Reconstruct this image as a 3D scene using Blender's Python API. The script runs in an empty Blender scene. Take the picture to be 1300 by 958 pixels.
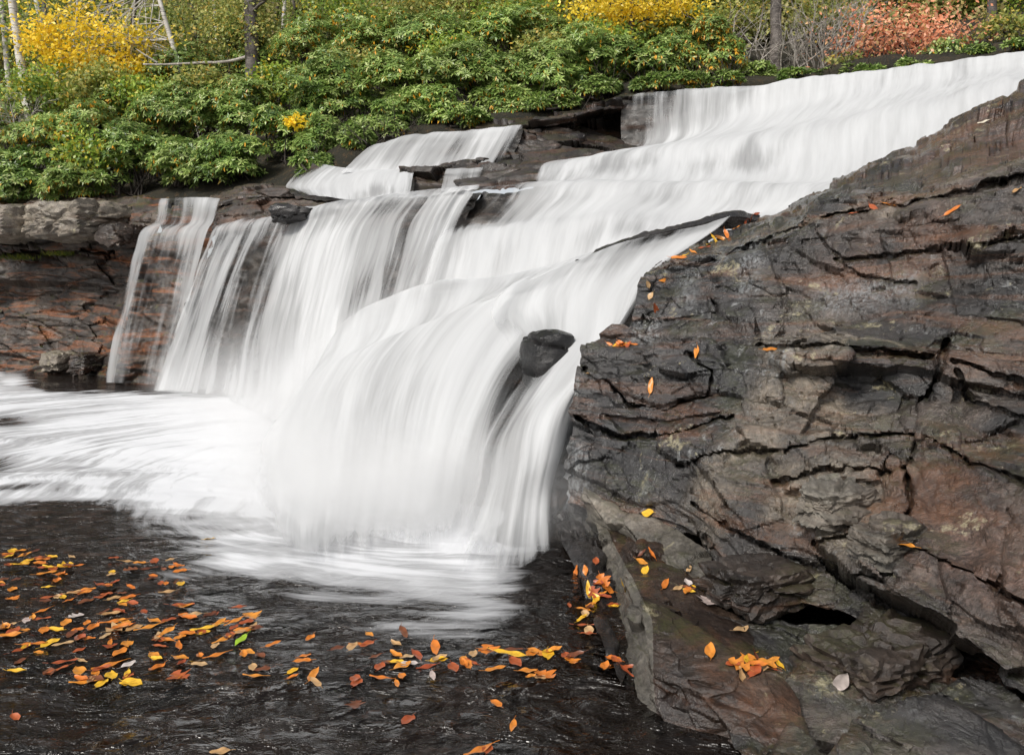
import bpy, math, random
import numpy as np
from mathutils import Vector, Matrix
from mathutils.bvhtree import BVHTree

random.seed(7)
RNG = np.random.default_rng(11)
SC = bpy.context.scene
COL = SC.collection

# ------------------------------------------------------------------ camera geometry
F, CX, HZ, CAMH = 1000.0, 650.0, 400.0, 1.5


def P(px, py, Y):
    return np.array([(px - CX) / F * Y, Y, CAMH + (HZ - py) / F * Y])


# ------------------------------------------------------------------ noise (numpy)
def _h(ix, iy, iz, seed):
    ix = ix.astype(np.int64); iy = iy.astype(np.int64); iz = iz.astype(np.int64)
    n = (ix * 374761393 + iy * 668265263 + iz * 2147483647 + seed * 1274126177) & 0xFFFFFFFF
    n = ((n ^ (n >> 13)) * 1274126177) & 0xFFFFFFFF
    n = ((n ^ (n >> 16)) * 2246822519) & 0xFFFFFFFF
    n = n ^ (n >> 15)
    return (n & 0xFFFFFF).astype(np.float64) / float(0xFFFFFF)


def vnoise(p, seed=0):
    i = np.floor(p); f = p - i
    f = f * f * f * (f * (f * 6 - 15) + 10)
    r = 0
    for a in (0, 1):
        for b in (0, 1):
            for c in (0, 1):
                w = (f[:, 0] if a else 1 - f[:, 0]) * (f[:, 1] if b else 1 - f[:, 1]) * (f[:, 2] if c else 1 - f[:, 2])
                r = r + w * _h(i[:, 0] + a, i[:, 1] + b, i[:, 2] + c, seed)
    return r * 2 - 1


def fbm(p, octv=4, seed=0, gain=.5):
    r = 0; a = 1.0; s = 0
    for k in range(octv):
        r = r + a * vnoise(p * (2.03 ** k) + 17.3 * k, seed + k)
        s += a; a *= gain
    return r / s


def worley(p, seed=0, jit=1., ids=False):
    i = np.floor(p)
    n = len(p)
    f1 = np.full(n, 9.); f2 = np.full(n, 9.)
    cid = np.zeros(n); dv = np.zeros((n, 3)); c3 = np.zeros((n, 3))
    for a in (-1, 0, 1):
        for b in (-1, 0, 1):
            for c in (-1, 0, 1):
                q = i + np.array([a, b, c])
                j = np.stack([_h(q[:, 0], q[:, 1], q[:, 2], seed + s) for s in (1, 2, 3)], 1)
                d = p - (q + .5 + (j - .5) * jit)
                L = np.sqrt((d * d).sum(1))
                m = L < f1
                f2 = np.where(m, f1, np.minimum(f2, L))
                f1 = np.where(m, L, f1)
                dv[m] = d[m]; c3[m] = q[m]
    if ids: return f1, f2, c3
    r = np.stack([_h(c3[:, 0], c3[:, 1], c3[:, 2], seed + s) for s in (11, 12, 13, 14)], 1)
    return f1, f2, dv, r


def sstep(a, b, x):
    t = np.clip((x - a) / (b - a), 0, 1)
    return t * t * (3 - 2 * t)


# ------------------------------------------------------------------ object helpers
def tag(o, label=None, cat=None, group=None, kind=None):
    if label: o['label'] = label
    if cat: o['category'] = cat
    if group: o['group'] = group
    if kind: o['kind'] = kind
    return o


def empty(name, loc, label=None, cat=None, group=None, kind=None):
    o = bpy.data.objects.new(name, None)
    o.empty_display_size = .2
    COL.objects.link(o)
    o.location = loc
    return tag(o, label, cat, group, kind)


def mesh_np(name, V, faces, mat=None, parent=None, attrs=None, uv=None, smooth=True, sharp=None, origin=None):
    """faces: (n,3) or (n,4) int array.  The object's origin goes to the base centre of the mesh."""
    V = np.asarray(V, dtype=np.float64); faces = np.asarray(faces, dtype=np.int32)
    if origin is None:
        origin = np.array([V[:, 0].mean(), V[:, 1].mean(), V[:, 2].min()])
    if parent is not None:
        ploc = np.array(parent.location)
        if parent.type == 'EMPTY':
            origin = ploc
        rel = origin - ploc
    me = bpy.data.meshes.new(name)
    n, k = faces.shape
    me.vertices.add(len(V)); me.loops.add(n * k); me.polygons.add(n)
    me.vertices.foreach_set('co', (V - origin).astype(np.float32).ravel())
    me.loops.foreach_set('vertex_index', faces.ravel())
    me.polygons.foreach_set('loop_start', np.arange(0, n * k, k, dtype=np.int32))
    me.polygons.foreach_set('use_smooth', np.full(n, smooth, dtype=bool))
    if uv is not None:
        l = me.uv_layers.new(name='UVMap')
        l.data.foreach_set('uv', np.asarray(uv, dtype=np.float32)[faces.ravel()].ravel())
    me.update(calc_edges=True)
    if attrs:
        for a, d in attrs.items():
            at = me.attributes.new(a, 'FLOAT', 'POINT')
            at.data.foreach_set('value', np.asarray(d, dtype=np.float32))
    if sharp is not None:
        me.set_sharp_from_angle(angle=math.radians(sharp))
    if mat: me.materials.append(mat)
    o = bpy.data.objects.new(name, me)
    COL.objects.link(o)
    if parent is not None:
        o.parent = parent
        o.location = rel
    else:
        o.location = origin
    return o


def grid_faces(nv, nu):
    a = np.arange(nv * nu).reshape(nv, nu)
    return np.stack([a[:-1, :-1].ravel(), a[:-1, 1:].ravel(), a[1:, 1:].ravel(), a[1:, :-1].ravel()], 1)


def cub(t, v, tq):
    """C1 cubic through v(t) along axis 0"""
    t = np.asarray(t, float); v = np.asarray(v, float)
    n = len(t)
    d = (v[1:] - v[:-1]) / (t[1:] - t[:-1]).reshape((-1,) + (1,) * (v.ndim - 1))
    m = np.zeros_like(v)
    m[0] = d[0]; m[-1] = d[-1]
    for i in range(1, n - 1):
        h0 = t[i] - t[i - 1]; h1 = t[i + 1] - t[i]
        m[i] = (d[i - 1] * h1 + d[i] * h0) / (h0 + h1)
    k = np.clip(np.searchsorted(t, tq, side='right') - 1, 0, n - 2)
    h = t[k + 1] - t[k]
    s = ((tq - t[k]) / h)
    sh = (-1,) + (1,) * (v.ndim - 1)
    s = s.reshape(sh); h = h.reshape(sh)
    return ((2 * s ** 3 - 3 * s ** 2 + 1) * v[k] + (s ** 3 - 2 * s ** 2 + s) * h * m[k]
            + (-2 * s ** 3 + 3 * s ** 2) * v[k + 1] + (s ** 3 - s ** 2) * h * m[k + 1])


def lin(t, v, tq):
    n = len(t)
    k = np.clip(np.searchsorted(t, tq, side='right') - 1, 0, n - 2)
    s = ((tq - t[k]) / (t[k + 1] - t[k])).reshape((-1,) + (1,) * (v.ndim - 1))
    return v[k] * (1 - s) + v[k + 1] * s


def loft(rows, nu, nv, smooth_v=True, smooth_u=True):
    """rows of (px,py,distance[,density]) from top to bottom, each from left to right -> grid of points"""
    R = []
    for r in rows:
        r = np.array([(tuple(q) + (1.,))[:4] for q in r], float)
        W = np.concatenate([np.stack([P(*q[:3]) for q in r]), r[:, 3:4]], 1)
        L = np.concatenate([[0], np.cumsum(np.hypot(np.diff(r[:, 0]), np.diff(r[:, 1])) + 1e-6)])
        f = cub if (smooth_u and len(r) > 2) else lin
        R.append(f(L, W, np.linspace(0, L[-1], nu)))
    R = np.stack(R)
    d = np.linalg.norm(np.diff(R[:, :, :3], axis=0), axis=2).mean(1) + 1e-6
    px = R[:, :, [0, 2]] / R[:, :, 1:2]
    dp = np.linalg.norm(np.diff(px, axis=0), axis=2).mean(1)
    t = np.concatenate([[0], np.cumsum(dp + .004)])
    f = cub if smooth_v else lin
    tq = np.unique(np.concatenate([np.linspace(0, t[-1], nv)]))
    G = f(t, R, tq)
    return G[:, :, :3], np.clip(G[:, :, 3], 0, 1)


def grid_normals(G):
    du = np.gradient(G, axis=1); dv = np.gradient(G, axis=0)
    n = np.cross(du, dv)
    n /= np.linalg.norm(n, axis=2, keepdims=True) + 1e-9
    view = np.array([0, 0, CAMH]) - G
    return n * (1. if (n * view).sum() > 0 else -1.)


def smooth_grid(N, it=3):
    for _ in range(it):
        M = N.copy()
        M[1:-1] += N[:-2] + N[2:]
        M[:, 1:-1] += N[:, :-2] + N[:, 2:]
        N = M / (np.linalg.norm(M, axis=2, keepdims=True) + 1e-9)
    return N


def rock_offset(V, amp, cell=(.7, .7, .25), seed=0, fine=.18, tilt=.35, crack=.5, strata=.25, warp=.12):
    w = np.stack([fbm(V * 1.3 + 9 * k, 3, seed + 31 * k) for k in range(3)], 1) * warp
    w += np.stack([fbm(V * 7 + 5 * k, 2, seed + 37 * k) for k in range(3)], 1) * warp * .18
    c = np.array(cell)
    q = V + w
    q[:, 2] += .06 * V[:, 0] - .03 * V[:, 1]      # bedding dips a little
    f1, f2, dv, r = worley(q / c, seed)
    e = f2 - f1
    b = (r[:, 0] - .35) * 2 * amp + ((r[:, 1:4] - .5) * dv).sum(1) * 4 * tilt * amp
    d = b * sstep(.0, .13, e) - (1 - sstep(0, .07, e)) * amp * crack
    for k, (sc, am) in enumerate(((.42, .62), (.17, .24))):
        f1, f2, dv, r = worley(q / (c * sc * np.array([1, 1, .75])), seed + 5 + k)
        e = f2 - f1
        m = sstep(-.15, .25, fbm(V * 1.1 + 3 * k, 2, seed + 61 + k))      # some faces are shattered, others whole
        b = (r[:, 0] - .5) * 2 + ((r[:, 1:4] - .5) * dv).sum(1) * 2.4
        d += (b * sstep(0, .16, e) - (1 - sstep(0, .1, e)) * crack) * amp * am * (.25 + .75 * m)
    zz = np.stack([q[:, 0] * .7, q[:, 1] * .7, q[:, 2] * 11], 1)
    s = vnoise(zz, seed + 3)
    m = sstep(-.1, .35, fbm(V * .9 + 7, 2, seed + 71))
    d += np.sign(s) * np.abs(s) ** .6 * amp * strata * m
    zz[:, 2] *= 3.1
    d += vnoise(zz, seed + 4) * amp * strata * .4 * m
    d += fbm(V * 4, 4, seed + 7) * amp * fine * 1.6
    d += fbm(V * 22, 3, seed + 8) * amp * fine * .5
    return d


def planarize(V, n0, cell, seed, offs, tilt, weight, warp=.03, crack=0., jit=.8):
    """break a surface into joint-bounded blocks and flatten each block's face"""
    n0 = np.array(n0, float); n0 /= np.linalg.norm(n0)
    t1 = np.cross(n0, [0, 0, 1.]); t1 /= np.linalg.norm(t1); t2 = np.cross(n0, t1)
    w = np.stack([fbm(V * 3 + 9 * k, 3, seed + 31 * k) for k in range(3)], 1) * warp
    q = V + w
    q = q @ np.array([[.86, .5, 0], [-.5, .86, 0], [0, 0, 1.]]).T      # vertical joints run across the view
    q[:, 2] += .10 * V[:, 0] - .05 * V[:, 1]
    f1, f2, c3 = worley(q / np.array(cell), seed, jit, True)
    u, inv = np.unique(c3.astype(np.int64), axis=0, return_inverse=True)
    inv = inv.ravel(); m = len(u)
    a, b, h = V @ t1, V @ t2, V @ n0
    cnt = np.bincount(inv, minlength=m) + 1e-9
    ma, mb, mh = (np.bincount(inv, x, m) / cnt for x in (a, b, h))
    da, db, dh = a - ma[inv], b - mb[inv], h - mh[inv]
    S = lambda x, y: np.bincount(inv, x * y, m)
    saa, sbb, sab, sah, sbh = S(da, da), S(db, db), S(da, db), S(da, dh), S(db, dh)
    reg = .02 * (saa + sbb) + 1e-6
    det = (saa + reg) * (sbb + reg) - sab ** 2
    ca = ((sbb + reg) * sah - sab * sbh) / det; cb = ((saa + reg) * sbh - sab * sah) / det
    rnd = np.random.default_rng(seed).uniform(-1, 1, (m, 3))
    ca = np.clip(ca, -2.5, 2.5) + rnd[:, 1] * tilt; cb = np.clip(cb, -2.5, 2.5) + rnd[:, 2] * tilt
    fit = mh[inv] + ca[inv] * da + cb[inv] * db + rnd[:, 0][inv] * offs
    d = np.clip((fit - h) * weight, -.35, .35) - (1 - sstep(0, .06, f2 - f1)) * crack
    return V + n0 * d[:, None]


SOLIDS = []      # (V, F) used to drop leaves on


def blur(a, it=1):
    for _ in range(it):
        b = a.copy()
        b[1:-1] = (a[:-2] + 2 * a[1:-1] + a[2:]) / 4
        c = b.copy()
        c[:, 1:-1] = (b[:, :-2] + 2 * b[:, 1:-1] + b[:, 2:]) / 4
        a = c
    return a


def rock_loft(name, rows, nu, nv, mat, amp=.1, cell=(.7, .7, .25), seed=0, parent=None, sharp=28, solid=True, smooth_v=False, nsm=6, soft=1, carve=None, smooth_u=True, mats=None, planes=(), **kw):
    G, D = loft(rows, nu, nv, smooth_v=smooth_v, smooth_u=smooth_u)
    N = smooth_grid(grid_normals(G), nsm)
    V = G.reshape(-1, 3)
    for pl in planes: V = planarize(V, **pl)
    if planes:
        G = V.reshape(G.shape)
        if carve: G = carve(G); V = G.reshape(-1, 3)
        N = smooth_grid(grid_normals(G), nsm)
    off = blur(rock_offset(V, amp, cell, seed, **kw).reshape(nv, nu), soft).ravel()
    V = V + N.reshape(-1, 3) * (off * np.clip(D.ravel(), 0, 1))[:, None]
    Fc = grid_faces(nv, nu)
    o = mesh_np(name, V, Fc, mat, parent, sharp=sharp)
    if mats:                                   # a band of rows in a second material
        o.data.materials.append(mats[0])
        row = np.repeat(np.arange(nv - 1) / (nv - 1), nu - 1)
        o.data.polygons.foreach_set('material_index', ((row >= mats[1]) & (row < mats[2])).astype(np.int32))
    if solid: SOLIDS.append((V, Fc))
    return o, V.reshape(nv, nu, 3)


def ico(level=4):
    import bmesh
    bm = bmesh.new(); bmesh.ops.create_icosphere(bm, subdivisions=level, radius=1)
    V = np.array([v.co[:] for v in bm.verts]); Fc = np.array([[v.index for v in f.verts] for f in bm.faces])
    bm.free()
    return V, Fc


ICO = {}


def boulder(name, c, rad, mat, seed=0, level=5, amp=.12, label=None, cat='boulder', group=None, boxy=.5, cell=(.5, .5, .2), rz=0, solid=True):
    if level not in ICO: ICO[level] = ico(level)
    S, Fc = ICO[level]
    m = np.abs(S).max(1, keepdims=True)
    V = S * (1 - boxy) + S / m * boxy * .82
    V = V * np.array(rad)
    ca, sa = math.cos(rz), math.sin(rz)
    V = V @ np.array([[ca, sa, 0], [-sa, ca, 0], [0, 0, 1]])
    V = V + np.array(c)
    V = V + S @ np.array([[ca, sa, 0], [-sa, ca, 0], [0, 0, 1]]) * rock_offset(V, amp, cell, seed)[:, None]
    o = mesh_np(name, V, Fc, mat, sharp=28)
    if solid: SOLIDS.append((V, Fc))
    return tag(o, label, cat, group)


def tube_np(pts, rad, k=8, seed=0, rough=.0):
    pts = np.asarray(pts, float); n = len(pts)
    rad = np.broadcast_to(np.asarray(rad, float), (n,)) if np.ndim(rad) else np.full(n, rad)
    T = np.gradient(pts, axis=0); T /= np.linalg.norm(T, axis=1, keepdims=True) + 1e-9
    ref = np.array([.31, .87, .38])
    A = np.cross(T, ref); A /= np.linalg.norm(A, axis=1, keepdims=True) + 1e-9
    B = np.cross(T, A)
    th = np.linspace(0, 2 * np.pi, k, endpoint=False)
    ring = pts[:, None] + rad[:, None, None] * (np.cos(th)[None, :, None] * A[:, None] + np.sin(th)[None, :, None] * B[:, None])
    V = ring.reshape(-1, 3)
    if rough: V = V + fbm(V * 9, 2, seed)[:, None] * rough * (V - np.repeat(pts, k, 0))
    a = np.arange(n * k).reshape(n, k); b = np.roll(a, -1, 1)
    Fc = np.stack([a[:-1].ravel(), b[:-1].ravel(), b[1:].ravel(), a[1:].ravel()], 1)
    return V, Fc


class Acc:
    def __init__(s): s.V = []; s.F = []; s.A = []; s.n = 0

    def add(s, V, Fc, a=None):
        s.V.append(V); s.F.append(Fc + s.n); s.n += len(V)
        if a is not None: s.A.append(np.broadcast_to(a, (len(V),)))

    def build(s, name, mat, parent=None, attr=None, **kw):
        return mesh_np(name, np.concatenate(s.V), np.concatenate(s.F), mat, parent,
                       attrs={attr: np.concatenate(s.A)} if attr else None, **kw)


# ------------------------------------------------------------------ node helpers
class NT:
    def __init__(s, name):
        s.m = bpy.data.materials.new(name); s.m.use_nodes = True
        s.t = s.m.node_tree; s.t.nodes.clear()
        s.out = s.n('ShaderNodeOutputMaterial')

    def n(s, ty, **kw):
        nd = s.t.nodes.new(ty)
        for k, v in kw.items(): setattr(nd, k, v)
        return nd

    def l(s, a, b): s.t.links.new(a, b)

    def math(s, op, a, b=None, clamp=False, c=None):
        nd = s.n('ShaderNodeMath', operation=op, use_clamp=clamp)
        for i, v in enumerate((a, b, c)):
            if v is None: continue
            if isinstance(v, (int, float)): nd.inputs[i].default_value = v
            else: s.l(v, nd.inputs[i])
        return nd.outputs[0]

    def pos(s, scale=(1, 1, 1), rot=(0, 0, 0)):
        g = s.n('ShaderNodeNewGeometry')
        mp = s.n('ShaderNodeMapping')
        mp.inputs['Scale'].default_value = scale; mp.inputs['Rotation'].default_value = rot
        s.l(g.outputs['Position'], mp.inputs['Vector'])
        return mp.outputs[0]

    def noise(s, vec, scale=1, detail=4, rough=.55, dist=0, out='Fac'):
        nd = s.n('ShaderNodeTexNoise')
        nd.inputs['Scale'].default_value = scale; nd.inputs['Detail'].default_value = detail
        nd.inputs['Roughness'].default_value = rough; nd.inputs['Distortion'].default_value = dist
        s.l(vec, nd.inputs['Vector'])
        return nd.outputs[out]

    def ramp(s, fac, stops, interp='LINEAR'):
        nd = s.n('ShaderNodeValToRGB'); r = nd.color_ramp; r.interpolation = interp
        while len(r.elements) < len(stops): r.elements.new(.5)
        for e, (p, c) in zip(r.elements, stops):
            e.position = p
            e.color = (c[0], c[1], c[2], 1) if not isinstance(c, (int, float)) else (c, c, c, 1)
        s.l(fac, nd.inputs[0])
        return nd.outputs[0]

    def mix(s, fac, a, b, mode='MIX'):
        nd = s.n('ShaderNodeMix', data_type='RGBA', blend_type=mode)
        for i, v in ((0, fac), (6, a), (7, b)):
            if isinstance(v, (int, float)): nd.inputs[i].default_value = v
            elif isinstance(v, tuple): nd.inputs[i].default_value = v + (1,) if len(v) == 3 else v
            else: s.l(v, nd.inputs[i])
        return nd.outputs[2]

    def bump(s, h, strength=.4, dist=.02, normal=None):
        nd = s.n('ShaderNodeBump'); nd.inputs['Strength'].default_value = strength; nd.inputs['Distance'].default_value = dist
        s.l(h, nd.inputs['Height'])
        if normal is not None: s.l(normal, nd.inputs['Normal'])
        return nd.outputs[0]

    def bsdf(s, color, rough=.5, normal=None, spec=.5):
        b = s.n('ShaderNodeBsdfPrincipled')
        if isinstance(color, tuple): b.inputs['Base Color'].default_value = color + (1,)
        else: s.l(color, b.inputs['Base Color'])
        if isinstance(rough, (int, float)): b.inputs['Roughness'].default_value = rough
        else: s.l(rough, b.inputs['Roughness'])
        b.inputs['Specular IOR Level'].default_value = spec
        if normal is not None: s.l(normal, b.inputs['Normal'])
        return b

    def done(s, sh):
        s.l(sh, s.out.inputs['Surface']); return s.m


def rock_material(name, dark, mid, light, rust=0., lichen=0., moss=0., wet=.4, bump=.6, rustcol=(.22, .075, .02), streak=0., scale=1., stains_and_light=False):
    n = NT(name)
    p = n.pos((scale, scale, scale)); ps = n.pos((.9 * scale, .9 * scale, 7 * scale), (.06, .05, 0)); pf = n.pos((2.2 * scale, 2.2 * scale, 34 * scale), (.06, .05, 0))
    big = n.noise(p, 1.1, 5, .6, .4)
    col = n.ramp(big, [(.30, dark), (.48, mid), (.66, light)])
    st = n.noise(ps, 1.5, 6, .65, .6)
    col = n.mix(n.math('MULTIPLY', n.ramp(st, [(.45, 0.), (.62, 1.)]), .4), col, tuple(x * .45 for x in dark))
    fn = n.noise(pf, 1.6, 4, .7, .3)
    grain = n.noise(p, 38, 6, .75)
    if stains_and_light:
        at = lambda k: n.n('ShaderNodeAttribute', attribute_name=k).outputs['Fac']
        col = n.mix(n.math('MULTIPLY', at('wet_and_shade'), .8), col, (.017, .017, .018))
        col = n.mix(n.math('MULTIPLY', at('rusty'), n.ramp(n.noise(p, 2.6, 6, .7), [(.35, 0.), (.6, .8)])), col, (.125, .068, .045))
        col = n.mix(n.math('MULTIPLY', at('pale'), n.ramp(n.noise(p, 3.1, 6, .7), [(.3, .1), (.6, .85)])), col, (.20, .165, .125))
    col = n.mix(.8, col, n.ramp(grain, [(.28, .3), (.5, .95), (.72, 1.9)]), 'MULTIPLY')
    col = n.mix(.28, col, n.ramp(fn, [(.3, .45), (.55, 1.), (.75, 1.4)]), 'MULTIPLY')
    blot = n.noise(p, 5.5, 6, .7, .8)
    col = n.mix(.6, col, n.ramp(blot, [(.36, .35), (.5, 1.), (.64, 1.6)]), 'MULTIPLY')
    if rust:
        rn = n.noise(ps, .75, 6, .7, 1.)
        rm = n.math('MULTIPLY', n.ramp(rn, [(.5, 0.), (.64, 1.)]), n.ramp(grain, [(.3, .3), (.6, 1.)]))
        col = n.mix(n.math('MULTIPLY', rm, rust), col, rustcol)
    if streak:
        pv = n.pos((9, 9, .9))
        sn = n.noise(pv, 1.6, 5, .7, .5)
        sm = n.math('MULTIPLY', n.ramp(sn, [(.56, 0.), (.68, 1.)]), n.ramp(n.noise(p, 1.7, 2, .5), [(.5, 0.), (.62, 1.)]))
        sm = n.math('MULTIPLY', sm, n.ramp(n.noise(p, 60, 3, .7), [(.4, .1), (.55, 1.)]))
        col = n.mix(n.math('MULTIPLY', sm, streak), col, (.34, .35, .35))  # pale glints of running water painted in as vertical streaks
    if stains_and_light:
        tn = n.noise(n.pos((22, 22, 1.3)), 1.6, 5, .7, .5)
        tm = n.math('MULTIPLY', n.ramp(tn, [(.42, 0.), (.62, .9)]), n.ramp(n.noise(p, 30, 3, .7), [(.3, .35), (.6, 1.)]))
        col = n.mix(n.math('MULTIPLY', n.math('MULTIPLY', tm, at('trickle_glint')), .6), col, (.38, .40, .41))  # glints on trickling water painted into the colour
    if lichen:
        ln = n.noise(p, 2.6, 7, .72, .5)
        lm = n.math('MULTIPLY', n.ramp(ln, [(.60, 0.), (.64, 1.)]), n.ramp(n.noise(p, 26, 4, .7), [(.42, 0.), (.55, 1.)]))
        col = n.mix(n.math('MULTIPLY', lm, lichen), col, (.36, .32, .2))
    if moss:
        g = n.n('ShaderNodeNewGeometry'); sx = n.n('ShaderNodeSeparateXYZ'); n.l(g.outputs['Normal'], sx.inputs[0])
        up = n.math('ADD', n.math('MULTIPLY', sx.outputs[2], .22), n.noise(p, 2.1, 6, .7))
        mm = n.math('MULTIPLY', n.ramp(up, [(.68, 0.), (.76, 1.)]), n.ramp(n.noise(p, 45, 3, .7), [(.35, .2), (.6, 1.)]))
        col = n.mix(n.math('MULTIPLY', mm, moss), col, (.055, .062, .012))
    h = n.math('ADD', n.math('MULTIPLY', grain, .35), n.math('ADD', n.math('MULTIPLY', fn, .25), n.math('MULTIPLY', blot, .9)))
    nb = n.bump(h, bump, .035)
    rr = n.ramp(n.noise(p, 3.3, 5, .7), [(.35, wet * .6), (.65, min(.95, wet * 1.7))])
    b = n.bsdf(col, rr, nb, .9 if stains_and_light else .55)
    if stains_and_light:
        b.inputs['Coat Weight'].default_value = .25; b.inputs['Coat Roughness'].default_value = .14
        n.l(nb, b.inputs['Coat Normal'])
    return n.done(b.outputs[0])


def leaf_material(name, stops, trans=.3, rough=.4):
    n = NT(name)
    a = n.n('ShaderNodeAttribute', attribute_name='tint')
    g = n.n('ShaderNodeNewGeometry')
    col = n.ramp(a.outputs['Fac'], stops)
    v = n.noise(n.pos(), .55, 3, .6)
    col = n.mix(.75, col, n.ramp(v, [(.3, .8), (.7, 1.55)]), 'MULTIPLY')
    b = n.bsdf(col, rough, None, .45)
    t = n.n('ShaderNodeBsdfTranslucent'); n.l(col, t.inputs['Color'])
    mx = n.n('ShaderNodeMixShader'); mx.inputs[0].default_value = trans
    n.l(b.outputs[0], mx.inputs[1]); n.l(t.outputs[0], mx.inputs[2])
    return n.done(mx.outputs[0])


def water_material(name, col=(.66, .67, .68), fu=9., fv=.33, gain=1.35, seed=0., top=.97):
    n = NT(name)
    uv = n.n('ShaderNodeUVMap')
    d = n.n('ShaderNodeAttribute', attribute_name='dens').outputs['Fac']

    def stretched(su, sv, det, rg, ofs):
        mp = n.n('ShaderNodeMapping'); mp.inputs['Scale'].default_value = (su, sv, 1)
        mp.inputs['Location'].default_value = (ofs + seed, ofs * .7, seed)
        n.l(uv.outputs[0], mp.inputs['Vector'])
        return n.noise(mp.outputs[0], 1., det, rg)
    s1 = stretched(fu, fv, 4, .62, 3.1)
    s2 = stretched(fu * .19, fv * .6, 3, .55, 8.7)
    s3 = stretched(fu * 3.2, fv * .7, 2, .5, 1.7)
    s = n.math('ADD', n.math('MULTIPLY', n.math('SUBTRACT', s1, .5), 1.05), n.math('MULTIPLY', n.math('SUBTRACT', s2, .5), 2.3))
    s = n.math('ADD', s, n.math('MULTIPLY', n.math('SUBTRACT', s3, .5), .3))
    s = n.math('MULTIPLY', s, n.math('ADD', n.math('MULTIPLY', d, -.88), 1.35))
    a = n.math('ADD', n.math('MULTIPLY', s, gain), n.math('ADD', n.math('MULTIPLY', d, 1.25), -.2))
    al = n.ramp(a, [(0., 0.), (.55, .62), (1., 1.)], 'EASE')
    al = n.math('MULTIPLY', al, n.math('MULTIPLY', n.math('MINIMUM', n.math('MULTIPLY', d, 4.), 1.), top))
    c = n.mix(n.ramp(s1, [(.35, 0.), (.65, 1.)]), tuple(x * .86 for x in col), col)
    df = n.n('ShaderNodeBsdfDiffuse'); n.l(c, df.inputs['Color'])
    tl = n.n('ShaderNodeBsdfTranslucent'); n.l(c, tl.inputs['Color'])
    m1 = n.n('ShaderNodeMixShader'); m1.inputs[0].default_value = .22
    n.l(df.outputs[0], m1.inputs[1]); n.l(tl.outputs[0], m1.inputs[2])
    tr = n.n('ShaderNodeBsdfTransparent')
    m2 = n.n('ShaderNodeMixShader'); n.l(al, m2.inputs[0])
    n.l(tr.outputs[0], m2.inputs[1]); n.l(m1.outputs[0], m2.inputs[2])
    return n.done(m2.outputs[0])


# ------------------------------------------------------------------ materials
M = {}
M['outcrop'] = rock_material('outcrop_rock', (.009, .009, .0095), (.034, .029, .026), (.108, .085, .069), rust=.6, lichen=.8, moss=.35, wet=.21, bump=1., rustcol=(.19, .08, .033), streak=.8, stains_and_light=True)
M['slab'] = rock_material('slab_rock', (.014, .010, .009), (.034, .022, .016), (.07, .05, .038), rust=.35, lichen=.4, moss=.4, wet=.2, bump=.6)
M['pale_slab'] = rock_material('pale_rock', (.09, .078, .064), (.2, .17, .135), (.3, .265, .21), rust=.15, lichen=.8, moss=.5, wet=.45, bump=.7)
M['bed'] = rock_material('bed_rock', (.012, .011, .010), (.028, .024, .020), (.05, .042, .034), rust=.15, wet=.3, bump=.6)
M['ledge'] = rock_material('ledge_rock', (.022, .019, .017), (.055, .043, .036), (.12, .09, .072), rust=.3, lichen=.2, moss=.4, wet=.35, bump=.7)
M['wall'] = rock_material('wall_rock', (.013, .011, .010), (.042, .032, .026), (.11, .086, .068), rust=.85, lichen=.2, moss=.7, wet=.5, bump=.7, rustcol=(.27, .085, .02))
M['wet_black'] = rock_material('wet_black_rock', (.012, .011, .011), (.024, .021, .02), (.04, .036, .034), wet=.25, bump=.5)
M['black'] = rock_material('black_wet_rock', (.006, .006, .006), (.012, .011, .011), (.022, .02, .02), wet=.22, bump=.6)
M['slab_edge'] = rock_material('slab_edge_rock', (.05, .045, .038), (.10, .09, .075), (.17, .155, .13), rust=.1, lichen=.6, moss=.3, wet=.4, bump=.7)
M['dark_ledge'] = rock_material('dark_ledge_rock', (.012, .010, .009), (.028, .022, .018), (.065, .048, .038), rust=.25, lichen=.1, moss=.3, wet=.35, bump=.7)
M['water'] = water_material('falling_water', fu=5.5, gain=1.1)
M['milk'] = water_material('milky_water', fu=4., fv=.22, gain=1.1, seed=2.)
M['mist'] = water_material('water_spray', fu=1.4, fv=.3, gain=.5, seed=7., top=.92)
M['veil'] = water_material('thin_falling_water', fu=5., gain=.85, seed=4.)
M['rhodo'] = leaf_material('rhododendron_leaf', [(0, (.04, .085, .02)), (.35, (.16, .26, .055)), (.7, (.36, .46, .13)), (.9, (.55, .60, .28)), (.955, (.38, .38, .1)), (.97, (.7, .38, .03)), (1, (.7, .32, .02))], .25, .33)
M['lime'] = leaf_material('light_green_leaf', [(0, (.07, .13, .02)), (.4, (.2, .32, .04)), (.8, (.4, .48, .08)), (.93, (.6, .5, .05)), (1, (.75, .45, .03))], .35)
M['yellow'] = leaf_material('yellow_leaf', [(0, (.6, .44, .02)), (.5, (.85, .62, .03)), (1, (.95, .78, .12))], .4)
M['orange'] = leaf_material('orange_leaf', [(0, (.45, .14, .07)), (.4, (.75, .3, .16)), (.8, (.85, .48, .3)), (1, (.6, .42, .14))], .35)
M['olive'] = leaf_material('olive_leaf', [(0, (.12, .16, .03)), (.5, (.3, .34, .08)), (.85, (.46, .42, .12)), (1, (.65, .42, .06))], .35, .5)
M['grass'] = leaf_material('grass_blade', [(0, (.06, .1, .01)), (.6, (.16, .2, .02)), (1, (.28, .27, .04))], .35)
M['bark'] = rock_material('grey_bark', (.05, .042, .036), (.12, .1, .088), (.2, .175, .155), wet=.8, bump=.6, scale=2.5)
M['darkbark'] = rock_material('dark_bark', (.02, .016, .012), (.05, .038, .03), (.08, .065, .05), wet=.8, bump=.6, scale=2.5)
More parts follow.
